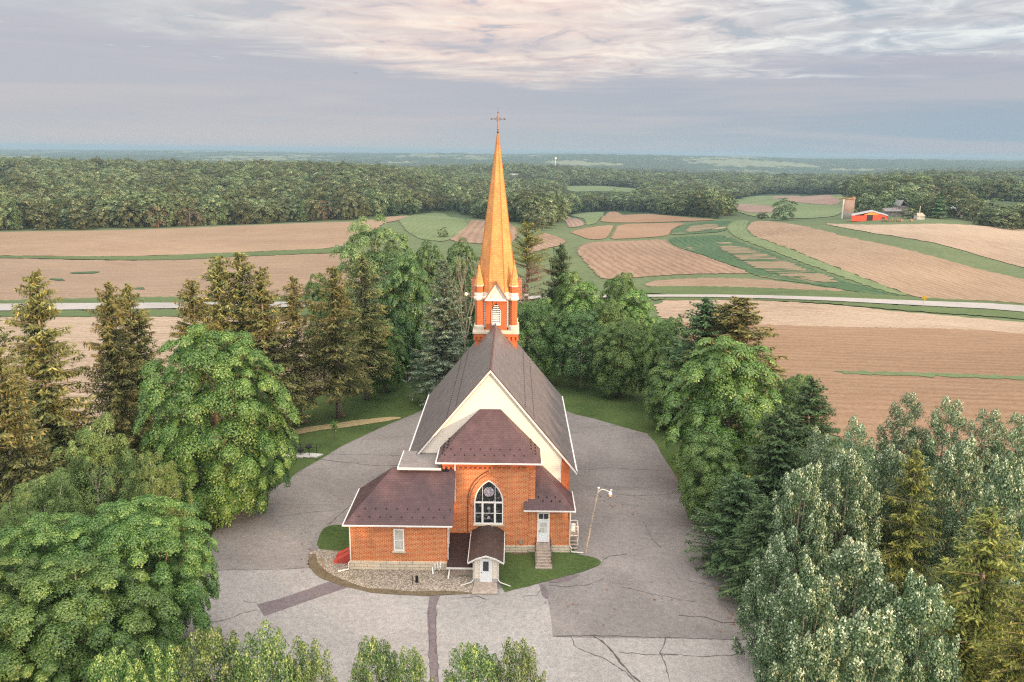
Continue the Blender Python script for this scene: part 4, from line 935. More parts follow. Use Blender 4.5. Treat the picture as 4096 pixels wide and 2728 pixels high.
for k in range(4):
    a = k * pi / 2; R_ = lambda x, y: (TX + x * cos(a) - y * sin(a), TY + x * sin(a) + y * cos(a))
    def louver(b):
        hw = .44; P = [(-hw, 16.2)] + arc_pts(-hw, hw, 17.7, 18.5, 6) + [(hw, 16.2)]
        F0 = [(*R_(x, -2.13), z) for x, z in P]; d = Vector((*R_(0, -2.06), 0)) - Vector((*R_(0, -2.13), 0))
        b.prism(F0, tuple(d))
    lv = part('louver', 'void', ch, louver)
    def slats(b):
        for j in range(10):
            z = 16.25 + j * .215; w = .40 if z < 17.8 else .40 - (z - 17.8) * .42
            v = [(*R_(-w, -2.20), z), (*R_(w, -2.20), z), (*R_(w, -2.15), z + .09), (*R_(-w, -2.15), z + .09)]
            b.prism(v, (0, 0, .02))
        for s in (-1, 1):
            v = [(*R_(s * .44, -2.26), 16.1), (*R_(s * .50, -2.26), 16.1), (*R_(s * .50, -2.26), 17.75), (*R_(s * .44, -2.26), 17.75)]
            n = Vector((*R_(0, -2.1), 0)) - Vector((*R_(0, -2.26), 0)); b.prism(v, tuple(n))
        n = Vector((*R_(0, -2.1), 0)) - Vector((*R_(0, -2.27), 0))
        b.prism([(*R_(-.5, -2.27), 16.02), (*R_(.5, -2.27), 16.02), (*R_(.5, -2.27), 16.22), (*R_(-.5, -2.27), 16.22)], tuple(n))
    part('slat', 'white_paint', lv, slats)
    # diagonal louvers
    a2 = a + pi / 4; Q_ = lambda x, y: (TX + x * cos(a2) - y * sin(a2), TY + x * sin(a2) + y * cos(a2))
    def dl(b):
        r = -(2.1 + 1.12) / sqrt(2) - .02
        for j in range(15):
            z = 15.75 + j * .2
            v = [(*Q_(-.66, r - .08), z), (*Q_(.66, r - .08), z), (*Q_(.66, r + .0), z + .15), (*Q_(-.66, r + .0), z + .15)]
            b.prism(v, (0, 0, .03))
    part('side_louver', 'concrete_light', ch, dl)
    # turret
    for_ = Q_(0, -2.72)
    tx, ty = for_
    tu = part('turret', 'brick_plain', ch, lambda b: b.lathe(tx, ty, [(.46, 16.0), (.46, 18.85), (.46, 19.6), (.46, 20.42)], 8, None, pi / 8))
    part('turret_base', 'stone_cap', tu, lambda b: b.lathe(tx, ty, [(.60, 15.40), (.60, 15.9), (.47, 16.05)], 8, None, pi / 8))
    part('turret_band', 'cornice_white', tu, lambda b: (b.lathe(tx, ty, [(.48, 18.80), (.62, 18.95), (.62, 19.15), (.54, 19.3), (.54, 19.62), (.47, 19.68)], 8, None, pi / 8),))
    part('turret_eave', 'cornice_white', tu, lambda b: b.lathe(tx, ty, [(.47, 20.36), (.55, 20.44), (.55, 20.54)], 8, None, pi / 8))
    part('turret_roof', 'spire_tile', tu, lambda b: (b.lathe(tx, ty, [(.57, 20.54), (.36, 21.4), (.05, 22.75)], 8, None, pi / 8),))
    part('finial', 'copper', tu, lambda b: (b.lathe(tx, ty, [(.05, 22.7), (.03, 23.0)], 6), b.ball((tx, ty, 23.05), .075, None, 6)))
    # pediment
    n = Vector((*R_(0, -1), 0)) - Vector((*R_(0, 0), 0))
    pe = part('pediment', 'cornice_white', ch, lambda b: b.prism([(*R_(-1.1, -2.5), 19.0), (*R_(1.1, -2.5), 19.0), (*R_(0, -2.5), 20.75)], tuple(-n * .5)))
    def ptrim(b):
        for s in (-1, 1):
            b.prism([(*R_(s * 1.22, -2.62), 18.95), (*R_(s * 1.0, -2.62), 18.95), (*R_(0, -2.62), 20.58), (*R_(0, -2.62), 20.92)], tuple(-n * .14))
        b.prism([(*R_(-1.25, -2.66), 18.86), (*R_(1.25, -2.66), 18.86), (*R_(1.25, -2.66), 19.06), (*R_(-1.25, -2.66), 19.06)], tuple(-n * .5))
        for s in (-.55, .55): b.prism([(*R_(s - .03, -2.55), 19.1), (*R_(s + .03, -2.55), 19.1), (*R_(s + .03, -2.55), 19.6), (*R_(s - .03, -2.55), 19.6)], tuple(-n * .05))
    part('pediment_trim', 'white_paint', pe, ptrim)
    def proof(b):
        for s in (-1, 1):
            A = Vector((*R_(s * 1.34, -2.84), 18.93)); B = Vector((*R_(0, -2.84), 21.0)); C = Vector((*R_(0, -.6), 21.0)); D = Vector((*R_(s * 1.34, -1.2), 18.93))
            nn = (B - A).cross(D - A).normalized(); nn = nn if nn.z > 0 else -nn
            b.prism([tuple(A), tuple(D), tuple(C), tuple(B)], tuple(-nn * .07))
    part('pediment_roof', 'spire_tile_side', pe, proof)
    part('hanging_rod', 'dark_metal', ch, lambda b: b.tube([(*R_(0, -2.5), 19.0), (*R_(0, -2.5), 17.45)], .025, 5)) if k == 0 else None
def corn(b):
    prof = [(2.12, 1.15, 18.72), (2.2, 1.2, 18.85), (2.42, 1.2, 19.0), (2.42, 1.2, 19.2), (2.3, 1.1, 19.3), (2.3, 1.1, 19.75)]
    vs = []; 
    for a_, c_, z in prof: vs += oct_pts(a_, c_, z)
    fs = []
    for i in range(len(prof) - 1):
        for j in range(8): fs.append((i * 8 + j, i * 8 + (j + 1) % 8, (i + 1) * 8 + (j + 1) % 8, (i + 1) * 8 + j))
    fs.append(tuple((len(prof) - 1) * 8 + j for j in range(8)))
    b.add(vs, fs)
part('cornice', 'cornice_white', ch, corn)
def spire(b, faces):
    prof = [(2.34, 19.75), (2.12, 20.6), (.09, 36.75)]
    k = 1 / cos(pi / 8)
    P = [[(TX + r * k * cos(pi / 8 + j * pi / 4), TY + r * k * sin(pi / 8 + j * pi / 4), z) for j in range(8)] for r, z in prof]
    for i in (0, 1):
        for j in faces:
            b.add([P[i][j], P[i][(j + 1) % 8], P[i + 1][(j + 1) % 8], P[i + 1][j]], [(0, 1, 2, 3)])
sp = part('spire', 'spire_tile', ch, lambda b: spire(b, range(8)))
def ribs(b):
    k = 1 / cos(pi / 8)
    for j in range(8):
        a = pi / 8 + j * pi / 4
        b.tube([(TX + r * k * cos(a), TY + r * k * sin(a), z) for r, z in ((2.34, 19.75), (2.12, 20.6), (.09, 36.75))], [.06, .06, .03], 5)
    b.lathe(TX, TY, [(.62, 32.6), (.60, 32.75)], 8, None, pi / 8)
    b.lathe(TX, TY, [(.36, 34.6), (.13, 36.75)], 8, None, pi / 8)
part('spire_rib', 'copper', sp, ribs)
def cross(b):
    x, y = TX, TY
    b.tube([(x, y, 36.5), (x, y, 39.0)], [.07, .045], 6); b.tube([(x, y, 39.0), (x, y, 39.55)], .012, 4)
    b.ball((x, y, 36.95), .13, None, 8); b.ball((x, y, 37.2), .09, None, 8); b.ball((x, y, 39.0), .075, None, 8)
    b.tube([(x - .72, y, 38.32), (x + .72, y, 38.32)], .045, 6); b.ball((x - .72, y, 38.32), .09, None, 8); b.ball((x + .72, y, 38.32), .09, None, 8)
    b.tube([(x + .24 * cos(2 * pi * k / 16), y, 38.32 + .24 * sin(2 * pi * k / 16)) for k in range(17)], .018, 4)
part('cross', 'bronze', ch, cross)
for s in (-1, 1):
    fl = part('floodlight', 'grey_metal', ch, lambda b, s=s: (b.tube([(TX + s * 2.3, TY + .3, 17.9), (TX + s * 3.1, TY + .3, 18.8), (TX + s * 3.3, TY + .3, 19.05)], .03, 5), b.box(TX + s * 3.35 - .25, TX + s * 3.35 + .25, TY + .1, TY + .4, 19.0, 19.16)))
    if s < 0: part('bulb', 'lamp_glow', fl, lambda b, s=s: b.ball((TX + s * 3.45, TY + .05, 19.12), .13, None, 8))

# ------------------------------------------------------------------ yard things
lp = empty('lamp_post', (6.77, 64.95, 0), 'leaning weathered wooden lamp post with a curved white arm beside the right wing', 'lamp post')
part('pole', 'weathered_wood', lp, lambda b: b.tube([(6.77, 64.95, 0), (7.25, 64.95, 3.1), (7.76, 64.95, 6.35)], [.095, .085, .065], 8))
part('arm', 'white_paint', lp, lambda b: b.tube([(7.72, 64.9, 5.95), (7.86, 64.85, 6.15), (8.05, 64.85, 6.27), (8.4, 64.85, 6.18), (8.72, 64.85, 6.0)], .03, 6))
part('lamp_shade', 'white_paint', lp, lambda b: (b.lathe(8.78, 64.85, [(.06, 6.12), (.10, 6.0), (.17, 5.86), (.17, 5.80)], 10), b.ball((8.86, 64.85, 6.2), .09, None, 6)))
part('lamp_lens', 'amber_lens', lp, lambda b: b.lathe(8.78, 64.85, [(.14, 5.80), (.13, 5.62), (.06, 5.56)], 10))
part('cap', 'white_paint', lp, lambda b: b.lathe(7.76, 64.95, [(.11, 6.33), (.11, 6.38)], 8))
x, y, z = at(955, 1344)
sg = empty('marker_sign', (x, y, z), 'short dark sign plate on a stake in the gravel bed', 'sign')
part('stake', 'dark_metal', sg, lambda b: b.tube([(x - .22, y - .1, 0), (x - .25, y - .1, .95)], .03, 5))
part('plate', 'rubber_black', sg, lambda b: b.box(x - .02, x + .22, y + .15, y + .21, .1, .72))
for i, (px, py, lb) in enumerate(((741, 1310, 'left of two thin rusty stakes standing at the gravel bed corner'), (745, 1316, 'right of two thin rusty stakes standing at the gravel bed corner'))):
    x, y, z = at(px, py); tag(part('stake', 'bark', None, lambda b: b.tube([(x, y, 0), (x + .03, y, 1.3)], .025, 5)), lb, 'stake')
x, y, z = at(948, 921); tag(part('stake', 'white_paint', None, lambda b: b.tube([(x, y, z), (x, y, z + 1.1)], .05, 6)), 'white stake standing on the lawn left of the nave', 'stake')

# left lawn steps with rail and grills
A = at(745, 1050); B = at(690, 1052)
stp = tag(part('stone_steps', 'path_concrete', None, lambda b: [b.prism([(*at(*p)[:2], (tz(*at(*p)[:2])) + .0) for p in ((706 - k * 14, 1043 + k * 0.4), (744 - k * 16, 1046 + k * .6), (726 - k * 16, 1053), (690 - k * 14, 1049 + k * .3))], (0, 0, .14 - k * .02)) for k in range(4)]), 'pale stone steps leading off the parking lot into the left lawn', 'steps')
def hrail(b):
    P = [at(x, y) for x, y in ((728, 1042), (692, 1042), (655, 1043))]
    for p in P: b.tube([p, (p[0], p[1], p[2] + 1.15)], .035, 5)
    for h in (1.15, .75, .4): b.tube([(p[0], p[1], p[2] + h) for p in P], .025, 5)
    q = P[0]; b.tube([(q[0], q[1], q[2] + 1.15), (q[0] + .45, q[1], q[2] + 1.15), (q[0] + .45, q[1], q[2] + .7)], .025, 5)
tag(part('handrail', 'rubber_black', None, hrail), 'black metal handrail along the pale stone steps on the left lawn', 'handrail')
for i, (px, py, lb) in enumerate(((711, 1049, 'black round grill on a post nearest the parking lot'), (676, 1051, 'black round grill on a post under the big left maple'), (692, 1046, 'low black round grill between the two taller ones'))):
    x, y, z = at(px, py); h = 1.0 if i < 2 else .4
    g = empty('grill', (x, y, z), lb, 'grill', 'grills by the stone steps')
    part('post', 'rubber_black', g, lambda b: b.tube([(x, y, z), (x, y, z + h)], .05, 6))
    part('bowl', 'rubber_black', g, lambda b: b.lathe(x, y, [(.12, z + h - .05), (.38, z + h + .12), (.40, z + h + .25), (.25, z + h + .38), (.05, z + h + .42)], 10))

# ------------------------------------------------------------------ road sign
x, y, z = at(2121, 707)
rs = empty('road_sign', (x, y, z), 'yellow diamond road sign on a post beside the right country road', 'road sign')
part('post', 'weathered_wood', rs, lambda b: b.box(x - .06, x + .06, y - .05, y + .05, z, z + 2.6))
def dia(b):
    c = Vector((x + .1, y - .1, z + 2.6)); d = Vector((.35, -.5, 0)).normalized()
    b.prism([tuple(c + d * .75), tuple(c + Vector((0, 0, .75))), tuple(c - d * .75), tuple(c - Vector((0, 0, .75)))], (.03, .02, 0))
part('plate', 'yellow_sign', rs, dia)

# ------------------------------------------------------------------ farm
def base_at(px, py): return at(px, py)
sx, sy, sz = at(1947, 503)
R0 = 3.3
si = empty('silo', (sx, sy, sz), 'tall pale brick silo with a broken flat rim left of the red barn', 'silo')
k_ = sy * 0.9726 / F * 4096 / 2354 * 1.03
part('shell', 'silo_tile', si, lambda b: b.lathe(sx, sy, [(R0, sz - 1), (R0, sz + 11.6)], 24), smooth=True)
part('rim', 'hay', si, lambda b: (b.lathe(sx, sy, [(R0 + .25, sz + 11.6), (R0 + .35, sz + 12.0)], 20), b.box(sx - 7.5, sx + R0 + .6, sy - .6, sy + .6, sz + 12.0, sz + 12.25), b.box(sx + 1.8, sx + 3.4, sy - .5, sy + .5, sz + 12.2, sz + 12.9)))
part('chute', 'white_trim', si, lambda b: b.box(sx - R0 - .55, sx - R0 + .1, sy - 1.6, sy - 1.0, sz, sz + 11.4))
m = sy / 436.0
bx, by, bz = at(2000, 507)
def X(px): return atY(px, 500, by)[0]
ba = empty('barn', (bx, by, bz), 'low red orange barn with a weathered grey metal roof beside the silo', 'barn')
def bwalls(b):
    b.prism([(X(1958), by, bz - .5), (X(1985), by, bz - .5), (X(1985), by, bz + 2.6), (X(1958), by, bz + 2.6)], (5, 12, 0)); b.prism([(X(1985), by, bz - .5), (X(2020), by, bz - .5), (X(2020), by, bz + 3.6), (X(2003), by, bz + 4.6), (X(1985), by, bz + 3.2)], (5, 12, 0))
    b.prism([(X(2020), by, bz - .5), (X(2041), by, bz - .5), (X(2041), by, bz + 2.4), (X(2020), by, bz + 3.6)], (5, 12, 0))
part('wall', 'barn_red', ba, bwalls)
part('gable_panel', 'barn_orange', ba, lambda b: b.prism([(X(1986), by - .08, bz + 3.0), (X(2019), by - .08, bz + 3.2), (X(2019), by - .08, bz + 3.6), (X(2003), by - .08, bz + 4.55)], (0, .08, 0)))
def broof(b):
    slab(b, (X(1957), by - .4, bz + 2.6), (X(1957) + 5, by + 12.4, bz + 2.6), (X(2003) + 5, by + 12.4, bz + 4.9), (X(2003), by - .4, bz + 4.9), .15)
    slab(b, (X(2042), by - .4, bz + 2.5), (X(2042) + 5, by + 12.4, bz + 2.5), (X(2003) + 5, by + 12.4, bz + 4.9), (X(2003), by - .4, bz + 4.9), .15)
part('roof', 'galvanised', ba, broof)
part('doorway', 'void', ba, lambda b: b.box(X(1993), X(2006), by - .12, by - .02, bz - .2, bz + 3.0))
part('door', 'barn_red', ba, lambda b: b.box(X(2006), X(2020), by - .25, by - .13, bz - .2, bz + 3.1))
part('window', 'void', ba, lambda b: b.box(X(2027), X(2034), by - .1, by - .02, bz + .8, bz + 1.8))
rx, ry, rz = at(2078, 500); ry += 18; rz = tz(rx, ry)
def RX(px): return atY(px, 490, ry)[0]
rb = empty('ruined_barn', (rx, ry, rz), 'collapsing grey wooden barn with a torn roof behind the hay bales', 'barn')
part('wall', 'grey_wood', rb, lambda b: (b.box(RX(2068), RX(2088), ry, ry + 8, rz, rz + 6.2),))
part('roof', 'galvanised', rb, lambda b: (slab(b, (RX(2067), ry - .5, rz + 6.2), (RX(2067), ry + 8.5, rz + 6.2), (RX(2072), ry + 8.5, rz + 9.3), (RX(2072), ry - .5, rz + 9.3), .15), slab(b, (RX(2090), ry - .5, rz + 6.0), (RX(2090), ry + 8.5, rz + 6.2), (RX(2072), ry + 8.5, rz + 9.3), (RX(2072), ry - .5, rz + 9.3), .15)))
part('fallen_wall', 'grey_wood', rb, lambda b: (b.box(RX(2035), RX(2068), ry - 2, ry + 4, rz, rz + 3.6), slab(b, (RX(2030), ry - 3, rz + 3.2), (RX(2070), ry - 3, rz + 3.4), (RX(2072), ry + 4, rz + 5.2), (RX(2034), ry + 4, rz + 4.4), .15)))
part('beam', 'grey_wood', rb, lambda b: (b.tube([(RX(2050), ry, rz + 4), (RX(2056), ry, rz + 7.6), (RX(2070), ry, rz + 7.9)], .15, 4), b.tube([(RX(2056), ry, rz + 7.6), (RX(2062), ry, rz + 3)], .15, 4)))
hx, hy, hz = at(2118, 505)
sh = empty('shed', (hx, hy, hz), 'small cream shed with a brown roof and a tall thin pole', 'shed')
def HX(px): return atY(px, 500, hy)[0]
part('wall', 'concrete_light', sh, lambda b: b.box(HX(2109), HX(2126), hy, hy + 4, hz, hz + 1.9))
part('roof', 'weathered_wood', sh, lambda b: (slab(b, (HX(2108), hy - .3, hz + 1.9), (HX(2127), hy - .3, hz + 1.9), (HX(2124), hy + 2, hz + 3.4), (HX(2110), hy + 2, hz + 3.4), .12), slab(b, (HX(2108), hy + 4.3, hz + 1.9), (HX(2127), hy + 4.3, hz + 1.9), (HX(2124), hy + 2, hz + 3.4), (HX(2110), hy + 2, hz + 3.4), .12)))
part('pole', 'white_trim', sh, lambda b: b.tube([(HX(2117), hy + 2, hz), (HX(2117), hy + 2, hz + 7)], .13, 5))
fx, fy, fz = at(2219, 500); fy += 10; fz = tz(fx, fy)
fh = empty('farmhouse', (fx, fy, fz), 'small pinkish farmhouse half hidden under the dark farm trees', 'house')
part('wall', 'concrete', fh, lambda b: b.box(fx - 5, fx + 4, fy, fy + 7, fz, fz + 3.4))
part('roof', 'galvanised', fh, lambda b: (slab(b, (fx - 5.5, fy - .5, fz + 3.4), (fx + 4.5, fy - .5, fz + 3.4), (fx + 4.5, fy + 3.5, fz + 5.6), (fx - 5.5, fy + 3.5, fz + 5.6), .15), slab(b, (fx - 5.5, fy + 7.5, fz + 3.4), (fx + 4.5, fy + 7.5, fz + 3.4), (fx + 4.5, fy + 3.5, fz + 5.6), (fx - 5.5, fy + 3.5, fz + 5.6), .15)))
part('window', 'white_trim', fh, lambda b: (b.box(fx - 2.2, fx - 1.2, fy - .08, fy, fz + 1, fz + 2.2), b.box(fx + .6, fx + 1.6, fy - .08, fy, fz + 1, fz + 2.2)))
hb = None
for px in (2031, 2040, 2052, 2064, 2068, 2072, 2095):
    x, y, z = at(px, 509.5)
    b = MB(); n = 12
    b.prism([(.75 * cos(2 * pi * k / n) * 1.0, -.6, .72 + .75 * sin(2 * pi * k / n)) for k in range(n)], (0, 1.3, 0))
    if hb is None: hb = b.build('hay_bale', 'hay'); o = hb
    else: o = hb.copy(); COL.objects.link(o)
    o.location = (x, y, z); tag(o, 'round brown hay bale in the row of bales in front of the ruined barn', 'hay bale', 'hay bales in front of the ruined barn')
# far buildings
def far_house(px, py, Y, w, h, dep, mat, rmat, lb, cat='building', nm='far_building'):
    X0, _, Z0 = atY(px, py, Y); r = empty(nm, (X0, Y, Z0), lb, cat)
    part('wall', mat, r, lambda b: b.box(X0 - w / 2, X0 + w / 2, Y, Y + dep, Z0 - 8, Z0 + h))
    part('roof', rmat, r, lambda b: (slab(b, (X0 - w / 2 - .5, Y - .5, Z0 + h), (X0 + w / 2 + .5, Y - .5, Z0 + h), (X0 + w / 2 + .5, Y + dep / 2, Z0 + h * 1.35), (X0 - w / 2 - .5, Y + dep / 2, Z0 + h * 1.35), .2), slab(b, (X0 - w / 2 - .5, Y + dep + .5, Z0 + h), (X0 + w / 2 + .5, Y + dep + .5, Z0 + h), (X0 + w / 2 + .5, Y + dep / 2, Z0 + h * 1.35), (X0 - w / 2 - .5, Y + dep / 2, Z0 + h * 1.35), .2)))
far_house(1180, 409, 1500, 17, 5.5, 12, 'concrete', 'concrete_light', 'pinkish white house standing among the woods just right of the spire')
far_house(2207, 413.5, 3300, 14, 6, 10, 'white_paint', 'white_trim', 'left of two white farm buildings far off on the right plain')
far_house(2222, 413.5, 3300, 10, 7, 10, 'white_paint', 'white_trim', 'right of two white farm buildings far off on the right plain')
def wt():
    X0, Y, Z0 = atY(1277, 371, 1950); r = empty('water_tower', (X0, Y, Z0), 'tiny white water tower on the wooded ridge right of the spire', 'water tower')
    part('stem', 'white_paint', r, lambda b: b.tube([(X0, Y, Z0 - 35), (X0, Y, Z0 + 6)], 0.5, 8)); part('tank', 'white_paint', r, lambda b: b.ball((X0, Y, Z0 + 7), 2.4, None, 10))
wt()
def bird():
    X0, Y, Z0 = atY(817, 168, 150)
    b = MB(); b.lathe(0, 0, [(.02, -.2), (.1, 0), (.02, .22)], 6); b.v = [(x_ , z_, y_) for x_, y_, z_ in b.v]
    b.add([(0, .1, 0), (0, -.1, 0), (.5, -.02, .12), (.75, -.1, .02)], [(0, 1, 3, 2)]); b.add([(0, .1, 0), (0, -.1, 0), (-.5, -.02, .12), (-.75, -.1, .02)], [(0, 1, 3, 2)])
    b.v = [(x_ * .6 + X0, y_ * .6 + Y, z_ * .6 + Z0) for x_, y_, z_ in b.v]
    tag(b.build('bird', 'rubber_black'), 'tiny dark bird flying in the grey sky left of the steeple', 'bird')
bird()
# ------------------------------------------------------------------ trees
def leaf_object(name, C, N, L, Wd, var, mats, midx=None, T=None, parent=None, smooth=False):
    n = len(C); rng = np.random.default_rng(n)
    N = N / np.maximum(np.linalg.norm(N, axis=1, keepdims=True), 1e-6)
    if T is None: T = rng.normal(size=(n, 3))
    T = T - N * np.sum(T * N, axis=1, keepdims=True); T /= np.maximum(np.linalg.norm(T, axis=1, keepdims=True), 1e-6)
    B = np.cross(N, T)
    L = np.broadcast_to(L, (n,))[:, None]; Wd = np.broadcast_to(Wd, (n,))[:, None]
    V = np.empty((n, 4, 3))
    V[:, 0] = C - T * L * .5; V[:, 1] = C + B * Wd * .5 - T * L * .05; V[:, 2] = C + T * L * .5; V[:, 3] = C - B * Wd * .5 - T * L * .05
    me = bpy.data.meshes.new(name)
    me.vertices.add(4 * n); me.vertices.foreach_set('co', V.ravel())
    me.loops.add(4 * n); me.loops.foreach_set('vertex_index', np.arange(4 * n, dtype=np.int32))
    me.polygons.add(n); me.polygons.foreach_set('loop_start', np.arange(0, 4 * n, 4, dtype=np.int32)); me.polygons.foreach_set('loop_total', np.full(n, 4, dtype=np.int32))
    for m in mats: me.materials.append(MATS[m])
    if midx is not None: me.polygons.foreach_set('material_index', midx.astype(np.int32))
    a = me.attributes.new('var', 'FLOAT', 'FACE'); a.data.foreach_set('value', var.astype(np.float32))
    me.update(calc_edges=True)
    o = bpy.data.objects.new(name, me); COL.objects.link(o)
    if parent is not None: o.parent = parent
    return o

def sph(rng, n):
    v = rng.normal(size=(n, 3)); return v / np.linalg.norm(v, axis=1, keepdims=True)

def clump_leaves(rng, cen, axis, rc, npc, squash=0.5, droop=0.3, up=0.6, inner=-0.15):
    m = len(cen)
    h = sph(rng, m * npc).reshape(m, npc, 3); ax = axis[:, None, :]
    d = np.sum(h * ax, axis=2, keepdims=True)
    h = np.where(d < inner, h - 2 * d * ax, h); d = np.sum(h * ax, axis=2, keepdims=True)
    rad = rng.uniform(.5, 1.06, (m, npc, 1)) * rc[:, None, None]
    P = cen[:, None, :] + rad * (h - ax * d * squash)
    lat = np.linalg.norm(P - cen[:, None, :], axis=2) / rc[:, None]
    P[..., 2] -= droop * rc[:, None] * lat ** 2
    Nn = h + np.array([0, 0, up]) + rng.normal(size=h.shape) * .28
    return P.reshape(-1, 3), Nn.reshape(-1, 3)

def limbs(b, rng, base, top, cen, n, r0, mat, r1=0.03, start=0.25):
    """trunk and curved limbs towards some crown points"""
    H = top - base
    b.tube([(0, 0, -.6), (0.05, 0.05, H * .25 + base * 0), (-.05, .1, base + H * .5), (0, 0, top - H * .08)], [r0 * 1.25, r0, r0 * .6, r0 * .12], 8, mat)
    idx = rng.choice(len(cen), min(n, len(cen)), replace=False)
    for i in idx:
        c = cen[i]; z0 = base + (c[2] - base) * start * rng.uniform(.5, 1.2)
        p0 = Vector((0, 0, max(base * .8, z0))); p3 = Vector(c); mid = p0.lerp(p3, .5) + Vector((rng.uniform(-.3, .3), rng.uniform(-.3, .3), -.12 * (p3 - p0).length + .3))
        b.tube([p0, p0.lerp(mid, .55) + Vector((0, 0, .1)), mid, p3], [r0 * .42, r0 * .3, r0 * .2, r1], 5, mat)

def broadleaf(name, seed, R, H, base, ncl, npc, rc, leaf, mat, bark='bark', shape=1.0, lob=.18, squash=.5, droop=.3, nl=22, bottom=-.75, r0=.3, fill=.06, up=.6, taper=0.0, inner_frac=.25, start=.3):
    rng = np.random.default_rng(seed)
    root = empty(name, (0, 0, 0))
    i = np.arange(ncl) + .5; zc = 1 - (1 - bottom) * i / ncl; ph = i * 2.39996 + rng.uniform(0, 6)
    r = np.sqrt(np.maximum(0, 1 - zc ** 2)); D = np.column_stack([r * np.cos(ph), r * np.sin(ph), zc]) + rng.normal(size=(ncl, 3)) * .09
    D /= np.linalg.norm(D, axis=1, keepdims=True)
    lobes = sph(rng, 9); lobes[:, 2] = np.abs(lobes[:, 2]) * .7
    k = 1 + lob * (np.max(D @ lobes.T, axis=1) ** 3 * 1.6 - .8)
    depth = np.where(rng.random(ncl) < inner_frac, rng.uniform(.55, .78, ncl), rng.uniform(.82, 1.05, ncl))
    az = (H - base) / (1 - bottom * .9); zc0 = H - az
    wid = R * (1 - taper * np.clip(D[:, 2], 0, 1))
    P = np.column_stack([D[:, 0] * wid, D[:, 1] * wid, D[:, 2] * az]) * (k * depth)[:, None]
    P[:, 2] += zc0
    s = H / max(P[:, 2].max() + rc * .6, 1); P[:, 2] = np.where(P[:, 2] > zc0, zc0 + (P[:, 2] - zc0) * min(1.15, (H - rc * .5 - zc0) / max(.1, P[:, 2].max() - zc0)), P[:, 2])
    ax = D * .8 + np.array([0, 0, .55]); ax /= np.linalg.norm(ax, axis=1, keepdims=True)
    rcs = rc * rng.uniform(.5, 1.4, ncl)
    C, N = clump_leaves(rng, P, ax, rcs, npc, squash, droop, up)
    var = np.clip(np.repeat(rng.random(ncl), npc) * .35 + rng.random(ncl * npc) * .65, 0, 1)
    nf = int(ncl * npc * fill)
    Fd = sph(rng, nf) * rng.uniform(.3, .85, (nf, 1)) ** .6 * np.array([R, R, az]) * .92; Fd[:, 2] += zc0
    Fd = Fd[Fd[:, 2] > base * .9]
    C = np.vstack([C, Fd]); N = np.vstack([N, rng.normal(size=Fd.shape)]); var = np.concatenate([var, rng.random(len(Fd)) * .5])
    sz = leaf * rng.uniform(.75, 1.3, len(C))
    leaf_object('crown', C, N, sz, sz * .78, var, [mat], parent=root)
    b = MB(); limbs(b, rng, base, H, P, nl, r0, bark, start=start); b.build('trunk', bark, root, smooth=True)
    return root

